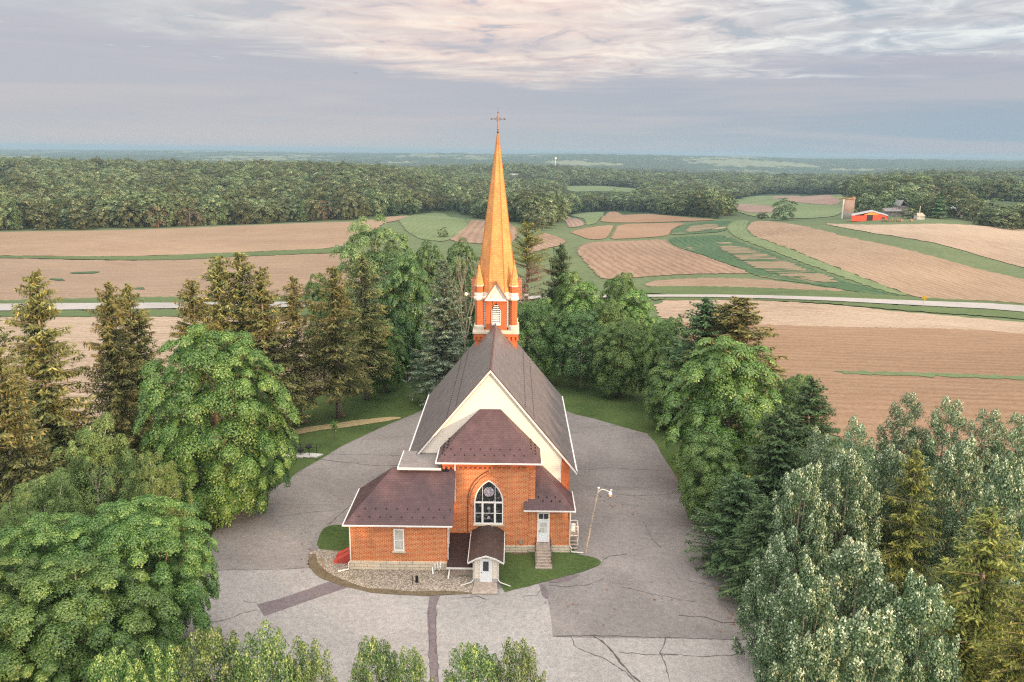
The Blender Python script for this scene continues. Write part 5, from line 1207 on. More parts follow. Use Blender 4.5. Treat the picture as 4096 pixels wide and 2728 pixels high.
def spruce(name, seed, H, Rb, base, mat, density=1.0, droop=.5, bark='bark_pale', leafL=.42, sparse=0.0, top_open=0.0, pw=.8, drape=1.0, r0=.28, dead=None):
    rng = np.random.default_rng(seed); root = empty(name, (0, 0, 0)); b = MB()
    b.tube([(0, 0, -.6), (.03, 0, H * .3), (0, .05, H * .7), (0, 0, H - .3)], [r0 * 1.2, r0 * .9, r0 * .45, .03], 8, bark)
    C = []; N = []; T = []; L = []; V = []
    z = base
    while z < H - .25:
        t = (z - base) / (H - base)
        Lm = Rb * (1 - t) ** pw * (0.55 + .45 * min(1, t * 6 + .3)) + .25
        nb = int(rng.integers(5, 8) * density) + 1
        for _ in range(nb):
            if rng.random() < sparse: continue
            a = rng.uniform(0, 2 * pi); l = Lm * rng.uniform(.55, 1.12); zz = z + rng.uniform(-.25, .25)
            ca, sa = cos(a), sin(a); m = max(3, int(l / .22)); s = (np.arange(m) + rng.uniform(.3, .9)) / m
            dr = droop * (1 - .75 * t)
            zc = zz + l * (.18 * s - dr * s ** 1.6 + .22 * dr * s ** 4) + .35 * t * l * s
            P = np.column_stack([ca * l * s, sa * l * s, zc])
            if l > 1.0: b.tube([(0, 0, zz), tuple(P[m // 3]), tuple(P[2 * m // 3]), tuple(P[-1])], [.05, .035, .025, .01], 3, bark, cap=False)
            side = np.array([-sa, ca, 0]); out = np.array([ca, sa, 0])
            wd = (.16 + .26 * np.sin(np.clip(s * 1.1, 0, 1) * pi)) * min(1.3, l / 2.2) + .06
            for sg in (-1, 1):
                for rep in range(2):
                    u = rng.uniform(.25, 1.0, m)
                    Q = P + side * sg * (wd * u)[:, None]; Q[:, 2] -= drape * .18 * u * wd / .3 + rng.uniform(0, .08, m)
                    tt = side * sg * .9 + out * .8 + np.array([0, 0, -.35 * drape]) + rng.normal(size=(m, 3)) * .25
                    C.append(Q); T.append(tt); N.append(np.tile([ca * .3, sa * .3, 1.0], (m, 1)) + rng.normal(size=(m, 3)) * .45); L.append(leafL * rng.uniform(.7, 1.3, m)); V.append(np.clip(rng.random(m) * .6 + s * .35, 0, 1))
            # hanging twigs and top spray
            Q = P.copy(); Q[:, 2] -= drape * rng.uniform(.08, .4, m)
            C.append(Q); T.append(np.tile([0, 0, -1.0], (m, 1)) + rng.normal(size=(m, 3)) * .3); N.append(np.tile([ca, sa, .2], (m, 1)) + rng.normal(size=(m, 3)) * .7); L.append(leafL * 1.1 * rng.uniform(.7, 1.3, m)); V.append(rng.random(m) * .5)
            C.append(P + np.array([0, 0, .05])); T.append(np.tile(out, (m, 1)) + rng.normal(size=(m, 3)) * .3); N.append(np.tile([0, 0, 1.0], (m, 1)) + rng.normal(size=(m, 3)) * .4); L.append(leafL * rng.uniform(.7, 1.3, m)); V.append(np.clip(rng.random(m) * .5 + s * .45, 0, 1))
        z += rng.uniform(.36, .62)
    m = 60; zt = H - rng.uniform(0, 1, m) ** 1.3 * 1.6
    C.append(np.column_stack([rng.normal(size=m) * .05 * (H - zt + .3), rng.normal(size=m) * .05 * (H - zt + .3), zt])); T.append(np.tile([0, 0, 1.0], (m, 1)) + rng.normal(size=(m, 3)) * .5); N.append(rng.normal(size=(m, 3))); L.append(np.full(m, leafL * .8)); V.append(rng.random(m))
    C = np.vstack(C); N = np.vstack(N); T = np.vstack(T); L = np.concatenate(L); V = np.concatenate(V)
    if dead:
        midx = (rng.random(len(C)) < sstep(dead[0], dead[1], C[:, 2] / H) * -1 + 1).astype(int)
        keep = (midx == 0) | (rng.random(len(C)) < dead[2]); C, N, T, L, V, midx = C[keep], N[keep], T[keep], L[keep], V[keep], midx[keep]
        leaf_object('crown', C, N, L, L * .26, V, [mat, 'needle_brown'], midx, T, root)
    else: leaf_object('crown', C, N, L, L * .30, V, [mat], None, T, root)
    b.build('trunk', bark, root, smooth=True)
    return root

def poplar(name, seed, H, R, base, npl, npc, mat='leaf_poplar', leaf=.19, plen=1.0):
    rng = np.random.default_rng(seed); root = empty(name, (0, 0, 0))
    i = np.arange(npl) + .5; rr = np.sqrt(i / npl); ph = i * 2.39996 + rng.uniform(0, 6)
    x = R * rr * np.cos(ph) + rng.normal(size=npl) * .25; y = R * rr * np.sin(ph) + rng.normal(size=npl) * .25
    top = base + (H - base) * (1 - .6 * rr ** 2.0) - rng.uniform(0, 1.5, npl)
    C = []; N = []; T = []; V = []; b = MB(); cen = []
    for k in range(npl):
        for lev in range(3):
            tz_ = top[k] - lev * rng.uniform(2.0, 2.6)
            if lev and (rr[k] < .45): continue
            if tz_ < base + 1.0: continue
            sc = 1 + .16 * lev; an = rng.uniform(-.55, .55) * lev; px, py = (x[k] * cos(an) - y[k] * sin(an)) * sc, (x[k] * sin(an) + y[k] * cos(an)) * sc
            pl = rng.uniform(1.3, 2.2) * plen; pr = rng.uniform(.95, 1.6); m = int(npc * pl / 2.2)
            s = rng.random(m) ** .8; a = rng.uniform(0, 2 * pi, m); w = pr * (s ** .55) * rng.uniform(.35, 1.05, m) * (1.0 + .25 * np.sin(a * 3 + s * 9))
            lean = np.array([px, py, 0]) / max(R, 1) * .9
            P = np.column_stack([px + w * np.cos(a), py + w * np.sin(a), tz_ - pl * s]); P += lean[None, :] * (pl * (1 - s) - pl * .4)[:, None] * .6
            C.append(P); N.append(np.column_stack([np.cos(a), np.sin(a), .7 * np.ones(m)]) + rng.normal(size=(m, 3)) * .5); T.append(np.column_stack([np.cos(a) * .5, np.sin(a) * .5, np.ones(m)]) + rng.normal(size=(m, 3)) * .5)
            V.append(np.clip(rng.random(m) * .78 + (1 - s) ** 1.5 * .36 - lev * .05, 0, 1)); cen.append((px, py, tz_ - pl * .4))
    nf = npl * 40; Fd = sph(rng, nf) * rng.uniform(.4, .9, (nf, 1)) * np.array([R, R, (H - base) * .45]); Fd[:, 2] += (H + base) / 2 - .5
    C.append(Fd); N.append(rng.normal(size=Fd.shape)); T.append(rng.normal(size=Fd.shape)); V.append(rng.random(nf) * .5)
    C = np.vstack(C); N = np.vstack(N); T = np.vstack(T); V = np.concatenate(V); sz = leaf * rng.uniform(.7, 1.3, len(C))
    leaf_object('crown', C, N, sz, sz * .7, V, [mat], None, T, root)
    limbs(b, rng, base, H - 2.2, np.array(cen), 22, .2, 'bark_pale', r1=.03); b.build('trunk', 'bark_pale', root, smooth=True)
    return root

def bare(name, seed, H, mat='bark_pale', depth=5):
    rng = random.Random(seed); root = empty(name, (0, 0, 0)); b = MB()
    def grow(p, d, l, r, k):
        q = p + d * l; m = p.lerp(q, .5) + Vector((rng.uniform(-.1, .1), rng.uniform(-.1, .1), 0)) * l * .6
        b.tube([p, m, q], [r, r * .85, r * .65], 4 if k else 6, mat, cap=False)
        if k >= depth: return
        for _ in range(2 if k else 4):
            nd = (d + Vector((rng.uniform(-1, 1), rng.uniform(-1, 1), rng.uniform(-.1, .6))) * .62).normalized()
            grow(q, nd, l * rng.uniform(.62, .85), r * .6, k + 1)
        if rng.random() < .7: grow(m, (d + Vector((rng.uniform(-1, 1), rng.uniform(-1, 1), .1))).normalized(), l * .6, r * .4, k + 2)
    grow(Vector((0, 0, -.5)), Vector((0, 0, 1)), H * .27, .28, 0)
    b.build('trunk', mat, root); return root

def sapling(name, seed, H):
    rng = np.random.default_rng(seed); root = empty(name, (0, 0, 0))
    n = 260; P = sph(rng, n) * rng.uniform(.2, 1, (n, 1)) * np.array([H * .2, H * .2, H * .32]); P[:, 2] += H * .66
    leaf_object('crown', P, rng.normal(size=(n, 3)) + [0, 0, .6], .16, .12, rng.random(n), ['leaf_bright'], parent=root)
    part('trunk', 'bark', root, lambda b: b.tube([(0, 0, 0), (0, 0, H * .9)], [.04, .015], 5)); return root

# prototypes: (function result, nominal height, nominal crown radius)
PROTO = {}
def proto(key, H, R, fn): PROTO[key] = [fn, H, R, None]
proto('maple_a', 17, 7.3, lambda: broadleaf('maple_tree', 1, 6.6, 17, 1.2, 340, 430, .95, .165, 'leaf_maple', lob=.05, r0=.4, bottom=-.85, droop=.2, inner_frac=.2))
proto('maple_b', 14, 7.0, lambda: broadleaf('maple_tree', 2, 6.2, 14, 1.5, 330, 440, .85, .15, 'leaf_maple', lob=.12, r0=.4, bottom=-.7, droop=.2))
proto('maple_c', 14, 5.5, lambda: broadleaf('maple_tree', 3, 4.8, 14, 1.6, 180, 300, 1.0, .20, 'leaf_maple', lob=.22, r0=.3))
proto('bright_a', 15, 6.5, lambda: broadleaf('linden_tree', 4, 5.8, 15, 1.5, 260, 330, .95, .19, 'leaf_bright', lob=.28, squash=.75, droop=.35, r0=.3, inner_frac=.35, taper=.25))
proto('bright_b', 15, 4.5, lambda: broadleaf('linden_tree', 5, 3.9, 15, 1.5, 170, 260, .95, .21, 'leaf_bright', lob=.25, squash=.6, r0=.25, taper=.2))
proto('dark_a', 16, 5.5, lambda: broadleaf('broadleaf_tree', 6, 4.8, 16, 1.5, 190, 260, 1.0, .22, 'leaf_dark', lob=.22, r0=.3))
proto('cotton', 23, 8.2, lambda: broadleaf('cottonwood_tree', 7, 7.2, 23, 3.0, 300, 230, 1.2, .25, 'leaf_cotton', bark='bark_pale', lob=.32, squash=.4, r0=.55, inner_frac=.35))
proto('birch_a', 13, 5.2, lambda: broadleaf('birch_tree', 8, 4.7, 13, 2.0, 260, 165, .85, .17, 'leaf_birch', bark='bark_birch', lob=.35, squash=.1, droop=.6, nl=20, r0=.16, start=.75, fill=.05, up=.3, inner_frac=.45, taper=.2))
proto('birch_b', 14, 4.5, lambda: broadleaf('birch_tree', 9, 4.0, 14, 2.0, 220, 120, .8, .18, 'leaf_dark', bark='bark_pale', lob=.3, squash=.1, droop=.5, nl=40, r0=.2, start=.6, fill=.08, up=.3, inner_frac=.45, taper=.2))
proto('ash', 12, 4.6, lambda: poplar('ash_tree', 10, 12, 4.1, 1.5, 30, 520, 'leaf_ash', .17))
proto('spruce_a', 22, 4.6, lambda: spruce('spruce_tree', 11, 22, 4.8, 1.5, 'needle_spruce', density=1.1, droop=.42, pw=.6, leafL=.5))
proto('spruce_b', 22, 4.0, lambda: spruce('spruce_tree', 12, 22, 4.4, 2.5, 'needle_spruce', density=1.0, droop=.48, sparse=.1, pw=.5, leafL=.5))
proto('spruce_c', 20, 3.4, lambda: spruce('spruce_tree', 13, 20, 3.4, 4.0, 'needle_spruce', density=1.0, droop=.6, sparse=.12, pw=.55, drape=1.6, r0=.26))
proto('spruce_blue', 19, 4.6, lambda: spruce('blue_spruce_tree', 14, 19, 4.6, .6, 'needle_blue', density=1.7, droop=.25, drape=.5))
proto('spruce_dark', 15, 4.0, lambda: spruce('spruce_tree', 15, 15, 4.0, .5, 'needle_dark', density=1.4, droop=.3, pw=.65))
proto('spruce_y', 15, 4.6, lambda: spruce('spruce_tree', 16, 15, 4.8, .6, 'needle_yellow', density=1.35, droop=.4, pw=.75, leafL=.36))
proto('pine', 23, 4.4, lambda: spruce('pine_tree', 17, 23, 4.2, 4.0, 'needle_yellow', density=.8, droop=.05, pw=.28, dead=(.70, .78, .45), sparse=.25, drape=.4))
proto('poplar_a', 14, 4.0, lambda: poplar('poplar_tree', 18, 14, 3.6, 1.5, 24, 620, leaf=.2))
proto('poplar_b', 13, 4.6, lambda: poplar('poplar_tree', 19, 13, 4.2, 1.0, 30, 640, leaf=.2))
proto('bare', 19, 5, lambda: bare('bare_tree', 20, 19))
proto('sapling', 2.6, .5, lambda: sapling('sapling_tree', 21, 2.6))

def copy_tree(o):
    c = o.copy(); COL.objects.link(c)
    for ch_ in o.children:
        d = ch_.copy(); COL.objects.link(d); d.parent = c
    return c

trng = random.Random(42)
def tree(kind, xt, yt, Y, wpx, label, cat='tree', group=None, rz=None):
    fn, H0, R0_, o = PROTO[kind]
    X0, _, ZT = atY(xt, yt, Y); g = tz(X0, Y)
    z = Y * cos(PITCH) + (CAMH - (ZT + g) / 2) * sin(PITCH)
    R = wpx * z / (F * 2354 / 4096.) / 2
    if o is None:
        o = fn(); PROTO[kind][3] = o; t = o
        cr = [c for c in o.children if c.name.startswith('crown')] or list(o.children)
        co_ = np.empty(len(cr[0].data.vertices) * 3); cr[0].data.vertices.foreach_get('co', co_); co_ = co_.reshape(-1, 3)
        PROTO[kind][1] = float(np.percentile(co_[:, 2], 99.9)); PROTO[kind][2] = float(np.percentile(np.hypot(co_[:, 0], co_[:, 1]), 97 if 'spruce' in kind or kind == 'pine' else 99.3))
    else: t = copy_tree(o)
    H0, R0_ = PROTO[kind][1:3]; zs = (ZT - g) / H0; rs = R / R0_
    t.location = (X0, Y, g); t.rotation_euler = (0, 0, trng.uniform(0, 6.28) if rz is None else rz)
    t.scale = (rs, rs, zs)
    for k in ('label', 'category', 'group'):
        if k in t: del t[k]
    return tag(t, label, cat, group)

TREES = [
 # left spruces
 ('spruce_a', 75, 628, 78, 215, 'tallest brown-green spruce at the far left with an open ragged top'),
 ('spruce_b', 243, 652, 80, 150, 'brownish spruce second from the left with a bare reddish trunk showing'),
 ('spruce_a', 290, 655, 86, 170, 'dark spruce close behind the second brownish spruce on the left'),
 ('spruce_a', -10, 800, 66, 190, 'spruce cut off by the left edge, in front of the tallest left spruce'),
 ('spruce_b', -70, 660, 84, 200, 'spruce beyond the left edge of the frame'),
 ('spruce_b', 440, 645, 92, 140, 'slim spruce with open drooping branches against the pale left field'),
 ('spruce_b', 497, 590, 96, 150, 'left top of the three close spruces rising above the big maple'),
 ('spruce_b', 545, 583, 97, 160, 'middle and tallest of the three close spruces above the big maple'),
 ('spruce_a', 598, 616, 95, 160, 'right one of the three close spruces above the big maple'),
 ('spruce_c', 672, 638, 99, 130, 'thin browned spruce with a bare trunk base by the straw band, left of the pair'),
 ('spruce_c', 766, 615, 101, 150, 'weeping spruce with a pale bare trunk base, right of the pair'),
 ('spruce_c', 832, 590, 109, 130, 'brownish weeping spruce in front of the large cottonwood'),
 ('spruce_blue', 1020, 598, 108, 148, 'full grey-green spruce just left of the church steeple'),
 # left broadleaf
 ('cotton', 862, 497, 128, 235, 'huge pale green cottonwood left of the steeple reaching up to the far fields'),
 ('maple_c', 735, 630, 120, 90, 'soft green tree crown at the foot of the huge cottonwood on its left'),
 ('dark_a', 935, 580, 122, 130, 'dark broadleaf tree between the cottonwood and the grey-green spruce'),
 ('dark_a', 985, 552, 131, 120, 'dark broadleaf tree behind the top of the grey-green spruce'),
 ('dark_a', 1060, 548, 138, 110, 'dark broadleaf tree behind the bare tree left of the spire'),
 ('bare', 1068, 572, 124, 120, 'leafless tree with pale branches left of the spire'),
 ('birch_b', 858, 690, 119, 110, 'birch with white twigs among the spruces left of the dark gap'),
 ('maple_c', 880, 735, 114, 110, 'bright green low maple at the edge of the dark lawn gap'),
 ('dark_a', 905, 640, 123, 130, 'dark green tree behind the low bright maple by the lawn gap'),
 ('maple_a', 482, 748, 72, 352, 'big round maple standing alone left of the church by the driveway'),
 ('birch_a', 205, 962, 64, 230, 'light green birch with white limbs, the tallest of the birches on the left'),
 ('birch_a', 90, 1085, 58, 220, 'light green birch with forked white limbs near the left edge'),
 ('birch_a', 345, 1050, 61, 170, 'light green birch next to the big round maple'),
 ('birch_a', 20, 1140, 53, 160, 'light green birch cut by the left edge of the frame'),
 ('maple_b', 300, 1148, 50, 370, 'large round maple in the left foreground closest to the driveway'),
 ('maple_b', 95, 1190, 49, 330, 'large maple at the left edge behind the foreground maple'),
 ('maple_b', 170, 1300, 43, 420, 'nearest large maple filling the bottom left corner'),
 ('maple_b', -40, 1290, 43, 330, 'maple cut off by the bottom left edge of the frame'),
 # bottom
 ('ash', 262, 1500, 36, 230, 'pale ash treetop at the bottom edge beside the corner maple'),
 ('ash', 362, 1490, 37, 210, 'ash treetop at the bottom edge, second from the left'),
 ('ash', 480, 1440, 38, 270, 'tallest ash treetop at the bottom edge left of centre'),
 ('ash', 600, 1452, 37.5, 260, 'ash treetop at the bottom edge right beside the tallest one'),
 ('ash', 702, 1475, 38, 190, 'ash treetop ending the left bottom row above the asphalt'),
 ('ash', 862, 1465, 39, 200, 'small pointed ash treetop left of the dark asphalt strip'),
 ('ash', 945, 1492, 38, 140, 'lower rounded ash treetop touching the dark asphalt strip'),
 ('ash', 1090, 1478, 39, 220, 'broad ash treetop right of the dark asphalt strip'),
 ('ash', 1192, 1475, 39, 180, 'rightmost ash treetop at the bottom edge'),
 # right of the steeple
 ('pine', 1213, 510, 134, 118, 'half dead pine with a yellow-green top and brown lower twigs right of the spire'),
 ('bare', 1222, 590, 132, 70, 'brown leafless tree standing in front of the half dead pine'),
 ('spruce_dark', 1288, 563, 140, 108, 'dark spruce right of the half dead pine'),
 ('bright_b', 1310, 625, 135, 100, 'bright round treetop under the dark spruce right of the steeple'),
 ('bright_b', 1345, 648, 128, 130, 'bright green maple in the middle of the row right of the steeple'),
 ('maple_c', 1424, 626, 138, 110, 'dark round maple poking above the row beside the country road'),
 ('bright_b', 1462, 668, 130, 130, 'yellowish linden at the right end of the row below the road'),
 ('maple_c', 1228, 685, 121, 150, 'maple touching the steeple on its right side'),
 ('birch_b', 1340, 715, 118, 150, 'dark birch with white stems behind the right end of the nave'),
 ('maple_c', 1432, 735, 113, 160, 'dark rounded tree at the back of the small right lawn'),
 ('maple_c', 1395, 690, 124, 120, 'maple filling the row between the birch and the yellowish linden'),
 ('maple_c', 1535, 728, 109, 120, 'bright green narrow maple right of the small lawn'),
 ('spruce_dark', 1622, 688, 100, 215, 'dark spruce with a double top left in the right hand conifer group'),
 ('spruce_dark', 1668, 700, 103, 160, 'short spruce between the two tall conifers on the right'),
 ('spruce_b', 1705, 684, 98, 235, 'open spruce with long drooping branches against the bare field'),
 ('maple_c', 1555, 835, 98, 150, 'low green maple at the edge of the small right lawn'),
 ('spruce_dark', 1600, 780, 97, 140, 'dark spruce below the double topped one on the right'),
 ('bright_a', 1690, 775, 80, 330, 'big bright green linden hanging over the right side of the parking lot'),
 ('maple_c', 1830, 858, 84, 130, 'darker maple behind the big bright linden on its right'),
 ('spruce_dark', 1868, 872, 77, 180, 'dark spruce right of the big bright linden'),
 ('spruce_dark', 1800, 930, 70, 190, 'dark spruce in front of the big bright linden'),
 ('spruce_dark', 1700, 1090, 63, 190, 'dark low conifer leaning over the right edge of the parking lot'),
 ('spruce_dark', 1765, 1160, 58, 190, 'dark low conifer further down the right edge of the parking lot'),
 ('maple_c', 1640, 1005, 71, 160, 'low green maple under the bright linden at the asphalt edge'),
 ('poplar_a', 1890, 985, 64, 150, 'silvery poplar leftmost in the back row on the right'),
 ('poplar_a', 1975, 962, 67, 150, 'silvery poplar second in the back row on the right'),
 ('poplar_a', 2090, 902, 76, 150, 'dark silvery poplar with two narrow tops against the bare field'),
 ('poplar_a', 2185, 912, 74, 150, 'tall silvery poplar against the bare field right of the narrow topped one'),
 ('poplar_a', 2275, 940, 72, 150, 'silvery poplar second from the right edge in the back row'),
 ('poplar_a', 2345, 948, 71, 150, 'silvery poplar cut by the right edge in the back row'),
 ('poplar_b', 1850, 1062, 57, 190, 'silvery poplar standing over the dark low conifers'),
 ('poplar_b', 1960, 1030, 58, 200, 'silvery poplar in the middle rows with an open grey trunk'),
 ('poplar_b', 2060, 1020, 60, 180, 'silvery poplar behind the yellow-green spruce on its left'),
 ('poplar_b', 2215, 1010, 60, 200, 'silvery poplar behind the yellow-green spruce on its right'),
 ('poplar_b', 2330, 1060, 54, 210, 'bright silvery poplar at the right edge in the middle row'),
 ('poplar_b', 1790, 1240, 50, 170, 'low silvery poplar at the asphalt edge above the foreground poplars'),
 ('poplar_b', 1985, 1240, 45, 300, 'large silvery poplar in the right foreground'),
 ('poplar_b', 1860, 1300, 43, 240, 'silvery poplar leaning over the bottom right asphalt'),
 ('poplar_b', 1995, 1400, 38, 320, 'silvery poplar filling the bottom edge on the right'),
 ('poplar_b', 1870, 1440, 37, 240, 'lowest silvery poplar at the bottom edge beside the asphalt'),
 ('spruce_y', 2110, 1030, 57, 165, 'yellow-green spruce among the middle row of poplars'),
 ('spruce_y', 2285, 1170, 46, 290, 'large yellow-green spruce in the bottom right corner with a reddish trunk'),
 ('poplar_b', 2130, 1330, 42, 230, 'silvery poplar between the foreground poplar and the corner spruce'),
 ('spruce_y', 2380, 1320, 40, 220, 'yellow-green spruce cut off by the bottom right corner'),
 ('sapling', 768, 965, 93, 22, 'thin young sapling on the lawn by the straw band'),
 ('sapling', 770 + 88, 898, 110, 22, 'tiny sapling on the dark lawn beyond the straw band'),
]
for t in TREES: tree(*t)

# ------------------------------------------------------------------ woods
def far_tree(name, seed, H, R, mat, ncl=26, npc=70, leaf=.85, conifer=False):
    rng = np.random.default_rng(seed)
    if conifer:
        n = 1300; t = rng.random(n) ** .8; a = rng.uniform(0, 2 * pi, n); r = R * (1 - t) * rng.uniform(.6, 1, n) * (0.8 + .2 * np.sin(t * 40))
        C = np.column_stack([r * np.cos(a), r * np.sin(a), 1 + t * (H - 1)]); N = np.column_stack([np.cos(a), np.sin(a), np.ones(n)]) + rng.normal(size=(n, 3)) * .4; var = rng.random(n)
    else:
        i = np.arange(ncl) + .5; zc = 1 - 1.9 * i / ncl; ph = i * 2.39996; r = np.sqrt(np.maximum(0, 1 - zc ** 2))
        D = np.column_stack([r * np.cos(ph), r * np.sin(ph), zc]) + rng.normal(size=(ncl, 3)) * .12
        P = D * np.array([R * .82, R * .82, H * .45]) * rng.uniform(.75, 1.05, (ncl, 1)); P[:, 2] += H * .48
        ax = D * .7 + np.array([0, 0, .6]); ax /= np.linalg.norm(ax, axis=1, keepdims=True)
        C, N = clump_leaves(rng, P, ax, rng.uniform(.28, .45, ncl) * R, npc, .45, .2, .6)
        var = np.clip(np.repeat(rng.random(ncl), npc) * .5 + rng.random(ncl * npc) * .5, 0, 1)
    o = leaf_object(name, C, N, leaf * rng.uniform(.7, 1.3, len(C)), leaf * .8, var, [mat, 'bark'])
    # trunk joined into the same small mesh
    b = MB(); b.tube([(0, 0, -2), (0, 0, H * .6)], [.22, .1], 5)
    me = o.data; n0 = len(me.vertices); import bmesh
    bm = bmesh.new(); bm.from_mesh(me); vs = [bm.verts.new(v) for v in b.v]
    for f in b.f:
        q = bm.faces.new([vs[i] for i in f]); q.material_index = 1
    bm.to_mesh(me); bm.free()
    return o
KINDS_ = [far_tree('woodland_tree', 31, 15, 5.6, 'leaf_forest'), far_tree('woodland_tree', 32, 16, 6.2, 'leaf_forest', ncl=30), far_tree('woodland_tree', 33, 13, 5.0, 'leaf_forest', ncl=22), far_tree('woodland_tree', 34, 17, 6.6, 'leaf_forest', ncl=34),
          far_tree('conifer_tree', 35, 16, 4.0, 'needle_dark', conifer=True), far_tree('woodland_tree', 36, 14, 5.2, 'leaf_forest_brown', ncl=18, npc=40, leaf=.6)]

BX = [-400, 0, 150, 400, 600, 760, 900, 955, 1000, 1050, 1084, 1120, 1165, 1210, 1240, 1290, 1300, 1390, 1430, 1500, 1600, 1672, 1680, 1720, 1760, 1900, 1958, 1962, 2050, 2150, 2250, 2354, 2800]
BY = [536, 530, 529, 523, 515, 509, 499, 492, 487, 486, 500, 505, 510, 520, 522, 519, 494, 485, 485, 491, 501, 504, 466, 452, 447, 447, 450, 492, 494, 496, 505, 522, 560]
OPEN = [F_[18][2], F_[19][2], F_[20][2], F_[21][2], [(1850, 470), (2250, 488), (2245, 512), (1850, 520)]]
def inpoly(x, y, P):
    P = np.array(P, float); c = np.zeros(len(x), bool); j = len(P) - 1
    for i in range(len(P)):
        xi, yi, xj, yj = P[i, 0], P[i, 1], P[j, 0], P[j, 1]
        m = ((yi > y) != (yj > y)) & (x < (xj - xi) * (y - yi) / (yj - yi + 1e-12) + xi); c ^= m; j = i
    return c
def scatter():
    rng = np.random.default_rng(77); pts = []
    d = 330.0
    while d < 3600:
        sp = 9.6 + max(0, d - 500) * .0068
        n = int(1.56 * d / sp)
        X_ = (np.linspace(-.78, .78, n) * d) + rng.uniform(-.45, .45, n) * sp; Y_ = d + rng.uniform(-.45, .45, n) * sp
        pts.append(np.column_stack([X_, Y_, np.full(n, sp)])); d += sp * .92
    P = np.vstack(pts); Z = terr(P[:, 0], P[:, 1])
    px, py = topix(P[:, 0], P[:, 1], Z)
    ok = py < np.interp(px, BX, BY) - 1.0
    ok &= ~((P[:, 1] > 2700) & (np.sin(P[:, 0] / 260. + 3) * np.sin(P[:, 1] / 170.) > .55))
    for Q in OPEN: ok &= ~inpoly(px, py, Q)
    #  keep tree tops from covering the open meadow that lies just beyond
    for Q, dm in ((F_[20][2], 1385), (F_[21][2], 860), (F_[18][2], 600), (F_[19][2], 700)):
        for h in (4, 8, 12, 16):
            px2, py2 = topix(P[:, 0], P[:, 1], Z + h); ok &= ~(inpoly(px2, py2, Q) & (P[:, 1] < dm))
    # the house on the slope keeps an opening in front of it
    ok &= ~((np.abs(px - 1180) < 9) & (P[:, 1] > 1200) & (P[:, 1] < 1515))
    P = P[ok]; Z = Z[ok]; px = px[ok]; py = py[ok]
    s = (P[:, 2] / 8.4) * rng.uniform(.75, 1.28, len(P)); s = np.clip(s, .55, 2.3); hs = np.minimum(s, 1.02) * rng.uniform(.68, 1.2, len(P))
    hedge = (P[:, 1] < 470) & (px > 560) & (px < 1060); s = np.where(hedge, s * .72, s); hs = np.where(hedge, hs * .55, hs)
    kind = rng.choice(6, len(P), p=[.27, .25, .24, .19, .03, .02])
    return P, Z, s, hs, kind, rng.uniform(0, 6.28, len(P)), px, py
P_, Z_, S_, HS_, K_, RZ_, PX_, PY_ = scatter()
order = np.argsort(P_[:, 1]); near = set(order[:292].tolist())
def wlabel(px, k, Y):
    kind = {4: 'dark conifer', 5: 'brownish thin tree'}.get(k, 'green woodland tree')
    if px < 560: return kind + ' on the near edge of the wood above the left tan field'
    if px < 1070: return kind + ' in the hedgerow between the left field and the wood'
    if px < 1300: return kind + ' in the clump directly right of the spire'
    if px < 1700: return kind + ' on the near edge of the valley wood right of the spire'
    return kind + ' at the near edge of the woods behind the right fields'
used = [False] * 6
for i in sorted(near):
    k = int(K_[i]); src = KINDS_[k]
    if not used[k]: o = src; used[k] = True
    else: o = src.copy(); COL.objects.link(o)
    o.location = (P_[i, 0], P_[i, 1], Z_[i]); o.rotation_euler = (0, 0, RZ_[i]); o.scale = (S_[i], S_[i], HS_[i])
    lb = wlabel(PX_[i], k, P_[i, 1]); tag(o, lb, 'tree', 'trees: ' + lb)
# farm trees
farm = [(3, 2062, 440, 494, 44, 'dark tree directly left of the tallest one behind the ruined barn'), (1, 2140, 446, 500, 40, 'dark tree between the tallest farm tree and the spruce'), (0, 2180, 442, 500, 44, 'dark tree left of the farmhouse'), (1, 2232, 448, 508, 40, 'dark tree hiding the right side of the farmhouse'), (1, 2310, 480, 526, 50, 'lower round tree in front at the right end of the farmyard'), (0, 2262, 490, 518, 34, 'low round tree where the farmyard grass ends'), (3, 1800, 455, 506, 50, 'lone dark tree standing in the green strip left of the silo'), (2, 1752, 487, 503, 26, 'low bush left of the lone dark tree'), (0, 1990, 438, 497, 44, 'broad tree right behind the silo'), (3, 2030, 440, 497, 40, 'round tree behind the barn roof'), (3, 2080, 430, 494, 56, 'tallest dark tree behind the ruined barn'),
        (1, 2120, 440, 497, 40, 'dark tree right of the tallest one behind the ruined barn'), (4, 2157, 443, 502, 44, 'dark spruce in front of the farm trees'), (3, 2205, 432, 502, 56, 'big dark tree above the farmhouse'), (4, 2246, 438, 505, 44, 'conifer right of the farmhouse'), (0, 2275, 452, 510, 40, 'tree right of the conifer by the farmhouse'),
        (3, 2290, 470, 520, 62, 'broad round tree at the right end of the farmyard'), (1, 2330, 462, 524, 60, 'broad round tree near the right edge of the farmyard'), (0, 2365, 470, 528, 56, 'round tree cut by the right frame edge at the farmyard'), (2, 2090, 478, 502, 30, 'green bush beside the ruined barn'), (2, 2105, 484, 502, 20, 'small round bush left of the cream shed'),
        (2, 1970, 478, 496, 22, 'small bush behind the left end of the red barn'), (2, 2000, 480, 492, 24, 'light bush peeking over the red barn roof'), (2, 2022, 487, 495, 16, 'tiny bush right of the red barn roof'), (0, 1018, 521, 545, 27, 'single round bush on the light green hill'), (0, 1245, 480, 523, 56, 'big tree at the foot of the valley wood right of the spire'), (1, 1232, 490, 528, 44, 'round tree below the big one at the foot of the valley wood')]
